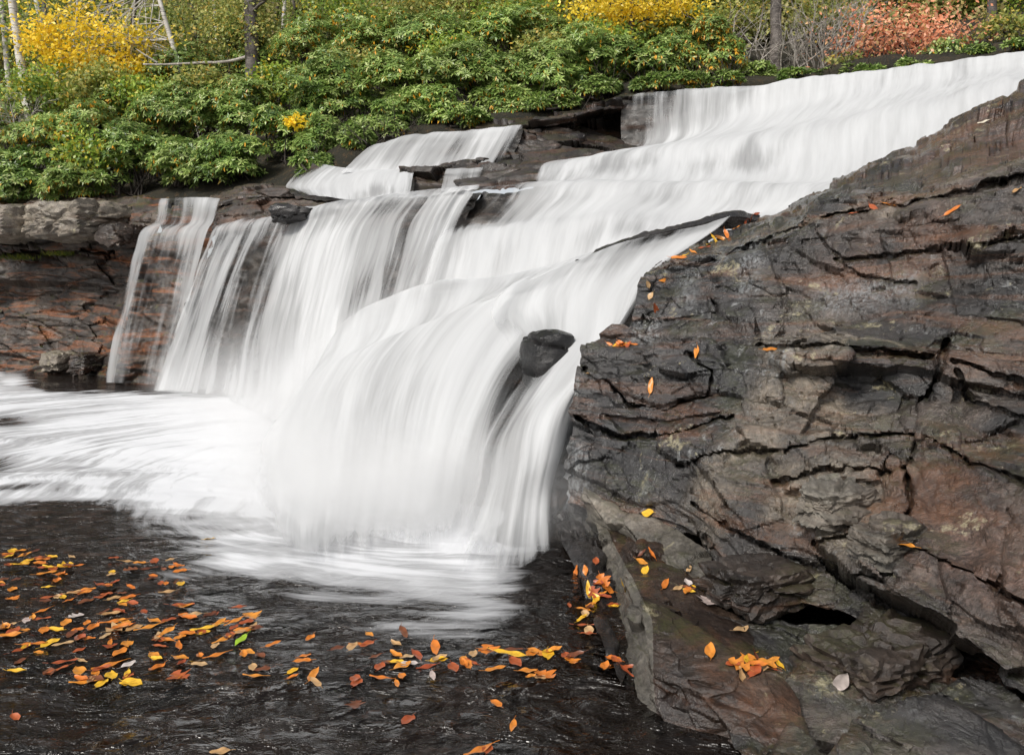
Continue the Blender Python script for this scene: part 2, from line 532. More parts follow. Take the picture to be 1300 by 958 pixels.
M['twig'] = rock_material('bare_twig', (.24, .21, .18), (.38, .34, .3), (.5, .46, .41), wet=.8, bump=.2, scale=3)


def birch_mat():
    n = NT('birch_bark')
    p = n.pos(); ph = n.pos((2, 2, 22))
    c = n.ramp(n.noise(p, 3, 4), [(.35, (.42, .39, .35)), (.65, (.66, .63, .58))])
    c = n.mix(n.ramp(n.noise(ph, 1.3, 3, .6), [(.56, 0.), (.63, 1.)]), c, (.07, .06, .05))
    return n.done(n.bsdf(c, .7).outputs[0])


M['birch'] = birch_mat()


def soil_mat():
    n = NT('leafy_soil')
    p = n.pos()
    c = n.ramp(n.noise(p, 1.2, 8, .7), [(.3, (.008, .008, .004)), (.5, (.018, .016, .008)), (.7, (.035, .028, .014))])
    c = n.mix(n.ramp(n.noise(p, 7, 6, .75), [(.55, 0.), (.62, 1.)]), c, (.07, .042, .016))
    return n.done(n.bsdf(c, .9, n.bump(n.noise(p, 12, 6, .7), .8, .1)).outputs[0])


M['soil'] = soil_mat()


def fallen_mat(name, a, b, rough=.35):
    n = NT(name)
    oi = n.n('ShaderNodeObjectInfo')
    c = n.mix(oi.outputs['Random'], a, b)
    tc = n.n('ShaderNodeTexCoord')
    nz = n.noise(tc.outputs['Object'], 28, 4, .7)
    c = n.mix(.75, c, n.ramp(nz, [(.3, .45), (.5, 1.), (.75, 1.25)]), 'MULTIPLY')
    bs = n.bsdf(c, rough, None, .5)
    return n.done(bs.outputs[0])


LEAFCOL = {
    'orange': fallen_mat('orange_fallen_leaf', (.55, .15, .02), (.62, .25, .035)),
    'golden yellow': fallen_mat('golden_fallen_leaf', (.65, .36, .02), (.75, .45, .04)),
    'rusty red': fallen_mat('rusty_fallen_leaf', (.28, .055, .018), (.38, .095, .03)),
    'dark brown': fallen_mat('brown_fallen_leaf', (.10, .03, .015), (.18, .06, .025)),
    'tan': fallen_mat('tan_fallen_leaf', (.42, .24, .10), (.5, .33, .17)),
    'pale pinkish grey': fallen_mat('pale_fallen_leaf', (.45, .36, .33), (.55, .5, .47)),
    'green': fallen_mat('green_fallen_leaf', (.22, .38, .02), (.28, .42, .03)),
    'cream': fallen_mat('cream_fallen_leaf', (.6, .55, .42), (.68, .62, .5)),
}

# ------------------------------------------------------------------ waterfall rows (px, py, distance, density)
W_MAIN = [
    [(800, 138, 20.5, .3), (870, 131, 20.1, .6), (960, 126, 19.8, .8), (1080, 110, 18.8, 1), (1220, 93, 17.9, 1), (1330, 81, 17.3, 1), (1440, 66, 16.8)],
    [(790, 122, 18.9, .6), (830, 119, 18.7, .5), (870, 114, 18.5, .62), (960, 109, 18.2, .8), (1000, 101, 17.7, .9), (1080, 92, 17.2, 1), (1150, 84, 16.8, 1), (1220, 75, 16.3, 1), (1330, 62, 15.8, 1), (1440, 47, 15.3)],
    [(788, 150, 18.7, .48), (830, 146, 18.5, .42), (870, 142, 18.3, .6), (950, 128, 17.9, .85), (1000, 116, 17.4, .95), (1080, 105, 16.9, 1), (1150, 96, 16.5, 1), (1220, 86, 16.0, 1), (1330, 73, 15.5, 1), (1440, 60, 15)],
    [(786, 184, 18.5, .5), (825, 180, 18.3, .55), (865, 172, 18.0, .8), (935, 152, 17.5, 1), (1000, 136, 17.0, 1), (1075, 121, 16.5, 1), (1150, 110, 16.0, 1), (1220, 98, 15.6, 1), (1330, 84, 15.1, 1), (1440, 70, 14.8)],
    [(745, 196, 16.6, .5), (800, 189, 16.6, .85), (860, 181, 16.6, 1), (930, 168, 16.2, 1), (1000, 154, 15.6, 1), (1080, 138, 15.0, 1), (1160, 124, 14.3, 1), (1230, 108, 13.8, 1), (1330, 90, 13.4, 1), (1440, 78, 13)],
    [(690, 207, 14.9, .55), (740, 201, 15.0, .8), (800, 193, 15.0, .9), (860, 186, 14.8, 1), (940, 178, 14.2, 1), (1020, 168, 13.5, .95), (1100, 152, 12.8, 1), (1180, 132, 12.2, 1), (1260, 110, 11.8), (1440, 85, 11.5)],
    [(681, 220, 14.5, .6), (735, 215, 14.4, .75), (800, 209, 14.3, .85), (870, 205, 14.0, .95), (950, 205, 13.3, .88), (1020, 200, 12.6, .95), (1100, 180, 12.0, 1), (1180, 155, 11.5, 1), (1270, 125, 11.1), (1440, 95, 10.9)],
    [(672, 232, 14.0, .5), (725, 228, 13.8, .8), (800, 224, 13.5, 1), (870, 223, 13.2, 1), (950, 224, 12.5, 1), (1010, 224, 11.9, 1), (1090, 208, 11.3, 1), (1180, 175, 10.9, 1), (1270, 140, 10.6), (1440, 110, 10.5)],
    [(604, 241, 12.2, .32), (660, 234, 12.1, .4), (720, 230, 12.1, .9), (790, 230, 12.0, 1), (860, 233, 11.9, .95), (940, 234, 11.5, .88), (985, 236, 11.1, .85), (1060, 235, 10.6, 1), (1150, 200, 10.4), (1440, 140, 10.2)],
    [(590, 258, 11.9, .3), (640, 253, 11.8, .32), (700, 248, 11.8, .8), (780, 248, 11.6, .95), (860, 252, 11.4, .9), (930, 256, 11.0, .9), (985, 255, 10.5, .95), (1060, 245, 10.3, 1), (1440, 160, 10)],
    [(560, 285, 11.3, .36), (620, 282, 11.4, .34), (690, 273, 11.3, .9), (790, 268, 11.0, 1), (860, 272, 10.8, 1), (930, 276, 10.5, 1), (985, 272, 10.2, 1), (1060, 262, 10.1, 1), (1440, 200, 10)],
    [(552, 305, 11.0, .6), (620, 292, 10.95, .9), (700, 282, 10.8, .95), (790, 277, 10.6, .9), (840, 282, 10.4, .9), (900, 286, 10.1, 1), (960, 282, 9.9, 1), (1040, 275, 9.8, 1), (1440, 240, 9.8)],
    [(545, 330, 10.7, .72), (610, 320, 10.5, .85), (690, 306, 10.4, .92), (780, 292, 10.3, .8), (830, 292, 10.2, .85), (900, 292, 9.9, 1), (950, 288, 9.7, 1), (1030, 284, 9.7, 1), (1440, 260, 9.7)],
    [(535, 362, 10.35, .7), (600, 357, 10.15, .85), (660, 348, 10.0, 1), (720, 332, 9.95, 1), (790, 309, 9.9, 1), (860, 298, 9.7, 1), (930, 290, 9.5, 1), (1020, 290, 9.5, 1), (1440, 280, 9.5)],
]
W_LEFT = [
    [(300, 281, 18.2, .0), (360, 268, 17.4, .6), (410, 257, 16.3, .7), (470, 249, 14.9, .8), (540, 241, 13.8, .8), (612, 234, 12.8, .7)],
    [(272, 287, 16.4, .8), (300, 284, 16.0, .75), (345, 277, 15.4, .62), (385, 266, 14.6, .55), (420, 259, 14.0, .8), (460, 255, 13.4, .9), (520, 247, 12.5, .9), (560, 242, 12.1, .9), (608, 236, 11.8, .6)],
    [(262, 308, 16.2, .85), (295, 302, 15.8, .65), (335, 296, 15.2, .6), (375, 285, 14.5, .65), (412, 277, 13.9, .8), (452, 268, 13.2, .85), (505, 258, 12.4, .8), (550, 252, 12.0, .85), (600, 246, 11.75, .55)],
    [(246, 345, 16.0, .85), (285, 337, 15.5, .6), (325, 330, 15.0, .55), (365, 320, 14.2, .75), (402, 308, 13.6, .95), (445, 292, 12.9, .95), (492, 280, 12.2, .8), (540, 276, 11.7, .8), (585, 275, 11.5, .5)],
    [(228, 393, 15.8, .88), (272, 385, 15.3, .55), (312, 378, 14.8, .6), (350, 370, 14.0, .62), (388, 358, 13.3, .95), (430, 338, 12.5, 1), (478, 322, 11.8, .8), (528, 312, 11.3, .82), (572, 305, 11.1, .6)],
    [(208, 447, 15.6, .88), (252, 443, 15.1, .6), (297, 438, 14.5, .55), (338, 432, 13.6, .65), (372, 422, 12.6, .9), (412, 398, 11.8, 1), (460, 378, 11.1, .75), (512, 360, 10.7, .8), (555, 345, 10.6, .7)],
    [(188, 499, 15.3, .9), (235, 500, 14.9, .65), (285, 502, 14.3, .6), (330, 505, 13.4, .8), (365, 490, 11.9, 1), (400, 460, 11.0, 1), (450, 430, 10.5, .9), (500, 405, 10.3, .85), (545, 380, 10.1, .8)],
    [(184, 505, 15.0, .2), (230, 508, 14.5, .2), (278, 513, 13.6, .3), (318, 525, 12.2, .9), (345, 535, 10.9, 1), (380, 515, 10.1, 1), (430, 485, 9.6, 1), (480, 455, 9.4, 1), (530, 415, 9.5, 1)],
]
W_APRON = [
    [(395, 470, 11.5, .3), (440, 405, 11.1, .6), (500, 374, 10.6, .85), (550, 357, 10.35, .9), (620, 352, 10.15, 1), (700, 336, 9.95, 1), (800, 305, 9.8, 1), (900, 285, 9.5, 1)],
    [(375, 500, 11.2, .7), (420, 440, 10.4, 1), (490, 405, 10.0, 1), (560, 385, 9.6, 1), (640, 362, 9.35, .9), (700, 343, 9.2, .9), (790, 312, 9.2, .9), (900, 288, 9.2, 1)],
    [(350, 530, 10.3, .9), (395, 480, 9.7, 1), (470, 440, 9.3, 1), (540, 415, 9.0, 1), (620, 390, 8.75, 1), (680, 372, 8.7, .9), (730, 358, 8.6, .8), (800, 335, 8.8, .8)],
    [(320, 565, 9.0, .5), (375, 525, 8.9, .95), (440, 488, 8.6, 1), (510, 460, 8.3, .95), (580, 436, 8.0, 1), (632, 422, 7.8, .95), (680, 412, 7.75, .9), (750, 396, 7.9, .8)],
    [(312, 592, 7.7, .3), (355, 570, 7.8, .8), (410, 545, 7.7, 1), (475, 520, 7.45, .88), (545, 496, 7.2, .95), (596, 478, 7.05, .85), (645, 462, 6.95, .55), (700, 450, 6.95, .45)],
    [(310, 618, 6.75, .15), (340, 612, 6.75, .6), (385, 605, 6.7, 1), (440, 590, 6.65, .9), (508, 568, 6.55, .92), (560, 548, 6.45, .85), (612, 525, 6.4, .55), (665, 508, 6.4, .4)],
    [(312, 640, 6.1, 0), (338, 645, 5.95, .4), (375, 650, 5.85, .8), (425, 650, 5.85, .95), (490, 645, 5.9, .9), (545, 630, 5.95, .75), (590, 612, 5.95, .5), (640, 596, 5.95, .45)],
    [(318, 668, 5.65, 0), (340, 685, 5.3, .15), (370, 695, 5.15, .35), (415, 700, 5.05, .5), (475, 700, 5.05, .45), (530, 690, 5.2, .4), (575, 672, 5.4, .3), (630, 652, 5.5, .3)],
    [(320, 700, 5.02, 0), (345, 715, 4.78, 0), (372, 728, 4.6, 0), (412, 735, 4.5, 0), (470, 738, 4.45, 0), (525, 728, 4.6, 0), (570, 708, 4.9, 0), (630, 688, 5.1, 0)],
]
W_NEAR = [
    [(690, 344, 9.3, .7), (750, 322, 9.2, .8), (820, 297, 9.1, .9), (880, 283, 9.0, .9), (932, 271, 9.0, .9)],
    [(655, 357, 8.85, .6), (700, 346, 8.75, .7), (750, 325, 8.7, .62), (800, 306, 8.6, .55), (845, 295, 8.55, .45), (890, 287, 8.5, .55), (928, 274, 8.5, .7)],
    [(630, 380, 8.5, .7), (680, 367, 8.3, .82), (730, 348, 8.2, .8), (780, 328, 8.15, .75), (825, 312, 8.1, .75), (870, 302, 8.1, .9), (915, 287, 8.15, .85)],
    [(622, 405, 8.1, .5), (672, 392, 7.9, .9), (722, 372, 7.8, .95), (765, 355, 7.7, .95), (805, 340, 7.7, 1), (845, 326, 7.75, 1), (885, 308, 7.9, .5)],
    [(640, 436, 7.5, .4), (690, 418, 7.35, .8), (725, 402, 7.25, .95), (755, 388, 7.2, 1), (785, 374, 7.2, 1), (812, 358, 7.3, .85), (840, 338, 7.5, .3)],
    [(655, 476, 6.8, .35), (700, 455, 6.7, .7), (726, 442, 6.65, .95), (750, 430, 6.65, 1), (772, 418, 6.7, 1), (792, 402, 6.8, .75), (812, 380, 7.0, .25)],
    [(636, 514, 6.4, .4), (682, 492, 6.2, .75), (706, 482, 6.15, .95), (728, 475, 6.15, 1), (745, 468, 6.2, 1), (760, 455, 6.3, .7), (780, 430, 6.5, .2)],
    [(608, 568, 5.95, .4), (655, 542, 5.75, .6), (682, 528, 5.75, .72), (703, 520, 5.75, .85), (718, 515, 5.8, .85), (730, 508, 5.9, .6), (745, 490, 6.1, .15)],
    [(600, 620, 5.6, .4), (628, 608, 5.5, .58), (658, 596, 5.45, .6), (682, 586, 5.45, .62), (700, 580, 5.5, .7), (712, 575, 5.6, .5), (724, 560, 5.8, .1)],
    [(572, 680, 5.25, .25), (605, 682, 5.1, .5), (640, 680, 5.05, .48), (665, 672, 5.1, .5), (685, 662, 5.2, .6), (698, 650, 5.3, .4), (710, 630, 5.5, .05)],
    [(540, 735, 4.5, 0), (585, 745, 4.37, .05), (632, 742, 4.4, .12), (665, 730, 4.55, .15), (692, 712, 4.8, .12), (705, 695, 5.0, .1), (716, 670, 5.3, 0)],
]
W_SHELF = [
    [(478, 194, 18.6, .3), (540, 180, 18.3, .6), (600, 176, 18.2, .7), (665, 170, 18.0, .7)],
    [(470, 186, 17.5, .6), (500, 176, 17.3, .75), (540, 170, 17.2, .72), (600, 165, 17.1, .75), (640, 161, 17.0, .8), (664, 159, 16.9, .6)],
    [(452, 199, 17.2, .75), (485, 189, 17.0, .8), (530, 184, 16.9, .68), (588, 180, 16.8, .62), (632, 176, 16.7, .7), (656, 175, 16.6, .4)],
    [(440, 210, 16.9, .8), (472, 204, 16.8, .85), (520, 200, 16.7, .7), (580, 197, 16.6, .6), (622, 196, 16.5, .55), (645, 197, 16.4, .25)],
    [(428, 220, 16.6, .9), (465, 218, 16.5, 1), (515, 216, 16.4, .85), (575, 213, 16.3, .75), (615, 212, 16.2, .5), (636, 213, 16.1, .15)],
]
W_GLIDE = [
    [(395, 205, 18.2, .1), (430, 212, 17.3, .8), (475, 215, 16.5, 1), (532, 214, 16.3, .7)],
    [(372, 224, 17.2, .35), (415, 226, 16.6, .95), (470, 222, 16.0, 1), (526, 219, 15.9, .6)],
    [(362, 237, 16.5, .7), (410, 238, 15.9, 1), (462, 234, 15.4, .9), (524, 228, 15.3, .5)],
    [(366, 241, 16.1, .4), (412, 244, 15.4, .9), (458, 244, 14.9, .75), (522, 240, 14.7, .5)],
    [(372, 245, 15.7, 0), (415, 250, 15.0, .8), (455, 253, 14.4, .7), (518, 250, 13.9, .6)],
]
W_VEIL = [
    [(566, 212, 16.4, .6), (590, 211, 16.3, .6), (616, 210, 16.2, .4)],
    [(565, 216, 15.85, .7), (590, 215, 15.8, .65), (614, 213, 15.75, .5)],
    [(562, 228, 15.6, .62), (587, 228, 15.5, .55), (610, 226, 15.5, .4)],
    [(559, 243, 14.7, .7), (583, 243, 14.6, .6), (606, 241, 14.5, .4)],
]
W_THIN = [
    [(203, 255, 19.0, .4), (245, 254, 18.8, .3), (283, 256, 18.5, .4)],
    [(200, 252, 18.2, .62), (222, 251, 18.0, .42), (250, 250, 17.8, .5), (282, 252, 17.6, .6)],
    [(193, 283, 17.75, .55), (218, 283, 17.5, .45), (244, 283, 17.3, .42), (272, 281, 17.1, .55)],
    [(180, 290, 17.5, .62), (210, 290, 17.3, .55), (240, 290, 17.1, .5), (266, 290, 16.9, .6)],
    [(168, 320, 17.35, .56), (200, 322, 17.15, .42), (230, 322, 16.95, .4), (256, 322, 16.7, .52)],
    [(151, 390, 17.2, .5), (182, 392, 17.0, .36), (212, 392, 16.8, .34), (240, 390, 16.5, .42)],
    [(140, 440, 17.1, .44), (174, 442, 16.9, .3), (203, 443, 16.7, .28), (226, 442, 16.4, .34)],
    [(132, 486, 17.0, .36), (168, 488, 16.8, .24), (196, 491, 16.5, .22), (215, 494, 16.2, .26)],
]


def water_sheet(name, rows, nu, nv, mat, label, cat='waterfall', lumps=.05, seed=0, fr=2.2, group=None, fade=.035, fadel=None, kind=None, thin=0., dmul=1.):
    G, D = loft(rows, nu, nv)
    D = np.clip(D * dmul - thin * (1 - D ** 4), 0, 1)
    N = smooth_grid(grid_normals(G), 4)
    wid = np.linalg.norm(np.diff(G, axis=1), axis=2).sum(1).mean()
    hgt = np.linalg.norm(np.diff(G, axis=0), axis=2).sum(0).mean()
    u = np.linspace(0, wid, nu)[None, :].repeat(nv, 0)
    v = np.concatenate([np.zeros((1, nu)), np.cumsum(np.linalg.norm(np.diff(G, axis=0), axis=2), 0)], 0)
    q = np.stack([u.ravel() * fr, v.ravel() * .35, np.full(u.size, seed * 3.3)], 1)
    off = fbm(q, 3, seed).reshape(nv, nu) * lumps
    off *= sstep(0, .08, np.linspace(0, 1, nv))[:, None]
    ue = np.minimum(np.linspace(0, 1, nu) * fade / (fadel or fade), np.linspace(1, 0, nu))[None, :]
    ragged = .5 + .8 * fbm(np.stack([u.ravel() * 1.5, v.ravel() * .8, u.ravel() * 0 + seed], 1), 3, 200 + seed).reshape(nv, nu)
    D = D * sstep(0, 1, ue / (fade * np.clip(ragged, .2, 1.2)))
    V = G + N * off[:, :, None]
    V[:, :, 2] = np.maximum(V[:, :, 2], .05)
    o = mesh_np(name, V.reshape(-1, 3), grid_faces(nv, nu), mat, attrs={'dens': D.ravel()}, uv=np.stack([u.ravel(), v.ravel()], 1))
    return tag(o, label, cat, group, kind)


def bed(rows, nu, nv, mat, back=.16, amp=.05, seed=0, grow=.03, c0=0, c1=1., cell=(.6, .6, .22)):
    G, D = loft(rows, nu, nv)
    a, b = int(c0 * (nu - 1)), int(c1 * (nu - 1)) + 1
    G = G[:, a:b]
    N = smooth_grid(grid_normals(G), 5)
    V = G.reshape(-1, 3)
    off = blur(rock_offset(V, amp, cell, seed).reshape(G.shape[:2]), 2).ravel() - back
    V = V + N.reshape(-1, 3) * (off + back)[:, None] - np.array([-.12, -.78, .5]) * back
    return tag(mesh_np('stream_bed', V, grid_faces(G.shape[0], G.shape[1]), mat, sharp=30), kind='structure')


water_sheet('waterfall', W_MAIN, 420, 230, M['water'], 'broad white cascade sliding down many rock steps below the orange bush', seed=1, lumps=.07, thin=.08)
water_sheet('waterfall', W_LEFT, 300, 160, M['water'], 'tall white curtain of streaks dropping off the left lip into the pool', seed=2, lumps=.1, fr=2.8, thin=.30)
water_sheet('waterfall', W_APRON, 260, 200, M['milk'], 'wide milky apron of water sliding into the foaming pool at the centre', seed=3, lumps=.10, fr=1.2, fade=.10, fadel=.30, dmul=.86)
water_sheet('waterfall', W_NEAR, 200, 200, M['water'], 'fan of white water pouring past the dark boulder beside the big brown outcrop', seed=4, lumps=.05, fr=3, fade=.04)
water_sheet('waterfall', W_SHELF, 200, 60, M['water'], 'short white fall over a dark shelf below the overhanging rhododendrons', seed=5, lumps=.05, thin=.1)
water_sheet('waterfall', W_GLIDE, 120, 50, M['water'], 'smooth white glide turning behind the flat dark ledge', seed=6, lumps=.03)
water_sheet('waterfall', W_VEIL, 60, 30, M['veil'], 'small thin veil of water over the middle of a low dark ledge', seed=7, lumps=.02)
water_sheet('waterfall', W_THIN, 120, 150, M['veil'], 'thin broken strands of water falling in front of the dark left wall', seed=8, lumps=.02, fade=.12)

def spray(c, rad, rz, dens, label, seed):
    n = NT('spray_volume')
    tc = n.n('ShaderNodeTexCoord')
    ln = n.n('ShaderNodeVectorMath', operation='LENGTH'); n.l(tc.outputs['Object'], ln.inputs[0])
    f = n.math('SUBTRACT', 1., ln.outputs['Value'], clamp=True)
    f = n.math('POWER', f, 1.3)
    nz = n.ramp(n.noise(n.pos((1, 1, .7)), 1.1, 3, .55), [(.32, .35), (.68, 1.)])
    d = n.math('MULTIPLY', n.math('MULTIPLY', f, nz), dens)
    v = n.n('ShaderNodeVolumePrincipled'); v.inputs['Color'].default_value = (.995, .995, .995, 1)
    n.l(d, v.inputs['Density'])
    n.l(v.outputs[0], n.out.inputs['Volume'])
    n.m.cycles.volume_step_rate = 2.
    if 4 not in ICO: ICO[4] = ico(4)
    S, Fc = ICO[4]
    o = mesh_np('spray', S, Fc, n.m, origin=np.zeros(3))
    o.location = c; o.scale = rad
    if isinstance(rz, Vector): o.rotation_mode = 'QUATERNION'; o.rotation_quaternion = rz.to_track_quat('X', 'Z')
    else: o.rotation_euler = (0, 0, rz)
    tag(o, label, 'spray', kind='stuff')


spray((-3.0, 9.6, .25), (5.0, 1.3, 1.3), -.98, .75, 'soft white spray where the left curtain and the apron meet the pool', 1)
spray((-.75, 5.65, .1), (1.75, .75, .75), -.12, 3.2, 'thin spray at the foot of the fan beside the outcrop', 2)

def spray_between(a, b, r, dens, label, seed):
    a = Vector(P(*a)); b = Vector(P(*b))
    spray((a + b) / 2, ((b - a).length / 2 + r, r, r), b - a, dens, label, seed)


spray_between((345, 520, 11.2), (560, 372, 9.9), .75, 1.5, 'diagonal band of bright spray along the seam between the left curtain and the apron', 3)
spray_between((270, 565, 8.9), (520, 690, 5.25), .75, 1.5, 'low band of spray rolling off the front edge of the apron', 4)

bed(W_MAIN, 300, 220, M['bed'], .2, .05, 21)
bed(W_LEFT, 200, 160, M['bed'], .22, .06, 22)
bed(W_APRON, 160, 140, M['bed'], .45, .05, 23, c0=.05)
bed(W_NEAR[1:], 140, 180, M['bed'], .18, .05, 24, c0=.34)
bed(W_SHELF, 160, 60, M['bed'], .2, .05, 25)
bed(W_GLIDE, 100, 50, M['bed'], .15, .04, 26)
bed(W_THIN, 140, 180, M['wall'], .35, .1, 27, cell=(.9, .9, .35))

# ------------------------------------------------------------------ pool
def build_pool():
    px = np.linspace(-420, 1500, 640)
    py = np.concatenate([np.linspace(448, 700, 260), np.linspace(701.2, 1010, 210)])
    PX, PY = np.meshgrid(px, py)
    Y = CAMH * F / (PY - HZ)
    X = (PX - CX) / F * Y
    # shore line of the foam: distance (in picture rows) above the dark water
    bx = [-420, 0, 60, 120, 200, 270, 330, 400, 470, 540, 600, 650, 690, 712, 730, 900]
    by = [618, 618, 622, 632, 656, 682, 716, 734, 752, 768, 772, 764, 740, 700, 640, 560]
    B = np.interp(PX, bx, by)
    W = np.stack([X.ravel(), Y.ravel(), np.zeros(X.size)], 1)
    # flow: rings around the foot of the fall
    cx, cy = .0, 7.6
    r = np.hypot(X - cx, (Y - cy)); th = np.arctan2(Y - cy, X - cx)
    wob = fbm(W * np.array([.5, .9, 1]), 3, 90).reshape(X.shape)
    wob2 = fbm(W * np.array([1.6, 3.2, 1]), 3, 93).reshape(X.shape)
    soft = (B - PY) / np.interp(PX, [0, 300, 600, 720], [85, 125, 130, 90])
    d = np.clip(soft + .5 + wob * .7 + wob2 * .45, 0, 1)
    d = d * d * (3 - 2 * d)
    # darker stretches on the far left
    hole = np.exp(-(((PX - 120) / 90) ** 2 + ((PY - 487) / 9) ** 2)) * 1.0
    hole += np.exp(-(((PX - 5) / 40) ** 2 + ((PY - 535) / 10) ** 2)) * .7
    hole += np.exp(-(((PX + 10) / 40) ** 2 + ((PY - 590) / 16) ** 2)) * .7
    d *= np.clip(1 - hole, 0, 1)
    d *= np.where(PX < 420, .80 + .2 * sstep(60, 330, PX), 1)
    # dark margin against the far wall
    far = np.interp(PX, [-420, 0, 60, 130, 190, 300, 420], [468, 470, 492, 492, 497, 500, 480])
    d *= sstep(-3, 9, PY - far + wob2 * 6)
    d *= np.interp(PY, [650, 710, 775], [1, .92, .6]) * np.where(PY > 640, 1 - sstep(610, 728, PX + wob * 35 + wob2 * 20), 1)
    blob = np.exp(-(((PX - 14) / 26) ** 2 + ((PY - 484) / 11) ** 2))
    d = np.clip(np.maximum(d, blob * .95), 0, 1)
    # standing wave shapes
    z = fbm(W * np.array([1.2, 1.6, 1]), 3, 95).reshape(X.shape) * .012 * (1 + 1.5 * d)
    z += fbm(W * np.array([7, 10, 1]), 2, 96).reshape(X.shape) * .004
    V = np.stack([X, Y, z], 2).reshape(-1, 3)
    tt = th + wob * .18
    uv = np.stack([(r + wob * .35).ravel(), (tt * 3.0).ravel()], 1)
    n = NT('pool_water')
    U = n.n('ShaderNodeUVMap')
    dn = n.n('ShaderNodeAttribute', attribute_name='foam').outputs['Fac']

    def sn(su, sv, det, o):
        mp = n.n('ShaderNodeMapping'); mp.inputs['Scale'].default_value = (su, sv, 1); mp.inputs['Location'].default_value = (o, o, o)
        n.l(U.outputs[0], mp.inputs['Vector'])
        return n.noise(mp.outputs[0], 1., det, .6, .25)
    s1 = sn(5., .75, 5, 1.); s2 = sn(1.6, .4, 3, 5.); s3 = sn(16, 1.6, 3, 2.)
    s = n.math('ADD', n.math('MULTIPLY', n.math('SUBTRACT', s1, .5), 1.7), n.math('MULTIPLY', n.math('SUBTRACT', s2, .5), 1.5))
    s = n.math('ADD', s, n.math('MULTIPLY', n.math('SUBTRACT', s3, .5), .7))
    a = n.math('ADD', n.math('MULTIPLY', s, 1.), n.math('ADD', n.math('MULTIPLY', dn, 1.45), -.36))
    fa = n.math('MULTIPLY', n.ramp(a, [(0., 0.), (.5, .5), (1., 1.)], 'EASE'), n.math('MINIMUM', n.math('MULTIPLY', dn, 5.), 1.))
    p = n.pos((1, 1.5, 1))
    rip = n.math('ADD', n.math('ADD', n.noise(p, 5.5, 4, .55, 1.2), n.math('MULTIPLY', n.noise(p, 2.4, 3, .5, 1.2), 2.2)), n.math('MULTIPLY', n.noise(p, 20, 3, .6, .6), .22))
    nb = n.bump(rip, .9, .09)
    c = n.ramp(n.noise(n.pos(), 2.2, 7, .7, .5), [(.35, (.003, .0025, .002)), (.6, (.011, .007, .005)), (.75, (.022, .014, .009))])
    wat = n.bsdf(c, .05, nb, .25)
    fo = n.n('ShaderNodeBsdfDiffuse'); fo.inputs['Color'].default_value = (.66, .67, .69, 1)
    mx = n.n('ShaderNodeMixShader'); n.l(fa, mx.inputs[0]); n.l(wat.outputs[0], mx.inputs[1]); n.l(fo.outputs[0], mx.inputs[2])
    m = n.done(mx.outputs[0])
    Fc = grid_faces(*X.shape)
    o = tag(mesh_np('pool_water', V, Fc, m, attrs={'foam': d.ravel()}, uv=uv), kind='structure')
    SOLIDS.append((V, Fc))
    return o


build_pool()

# terrain sheet under everything
gx = np.linspace(-160, 160, 60); gy = np.linspace(-60, 260, 60)
GX, GY = np.meshgrid(gx, gy)
Vt = np.stack([GX, GY, np.full(GX.shape, -.35)], 2).reshape(-1, 3)
tag(mesh_np('ground', Vt, grid_faces(60, 60), M['soil']), kind='structure')

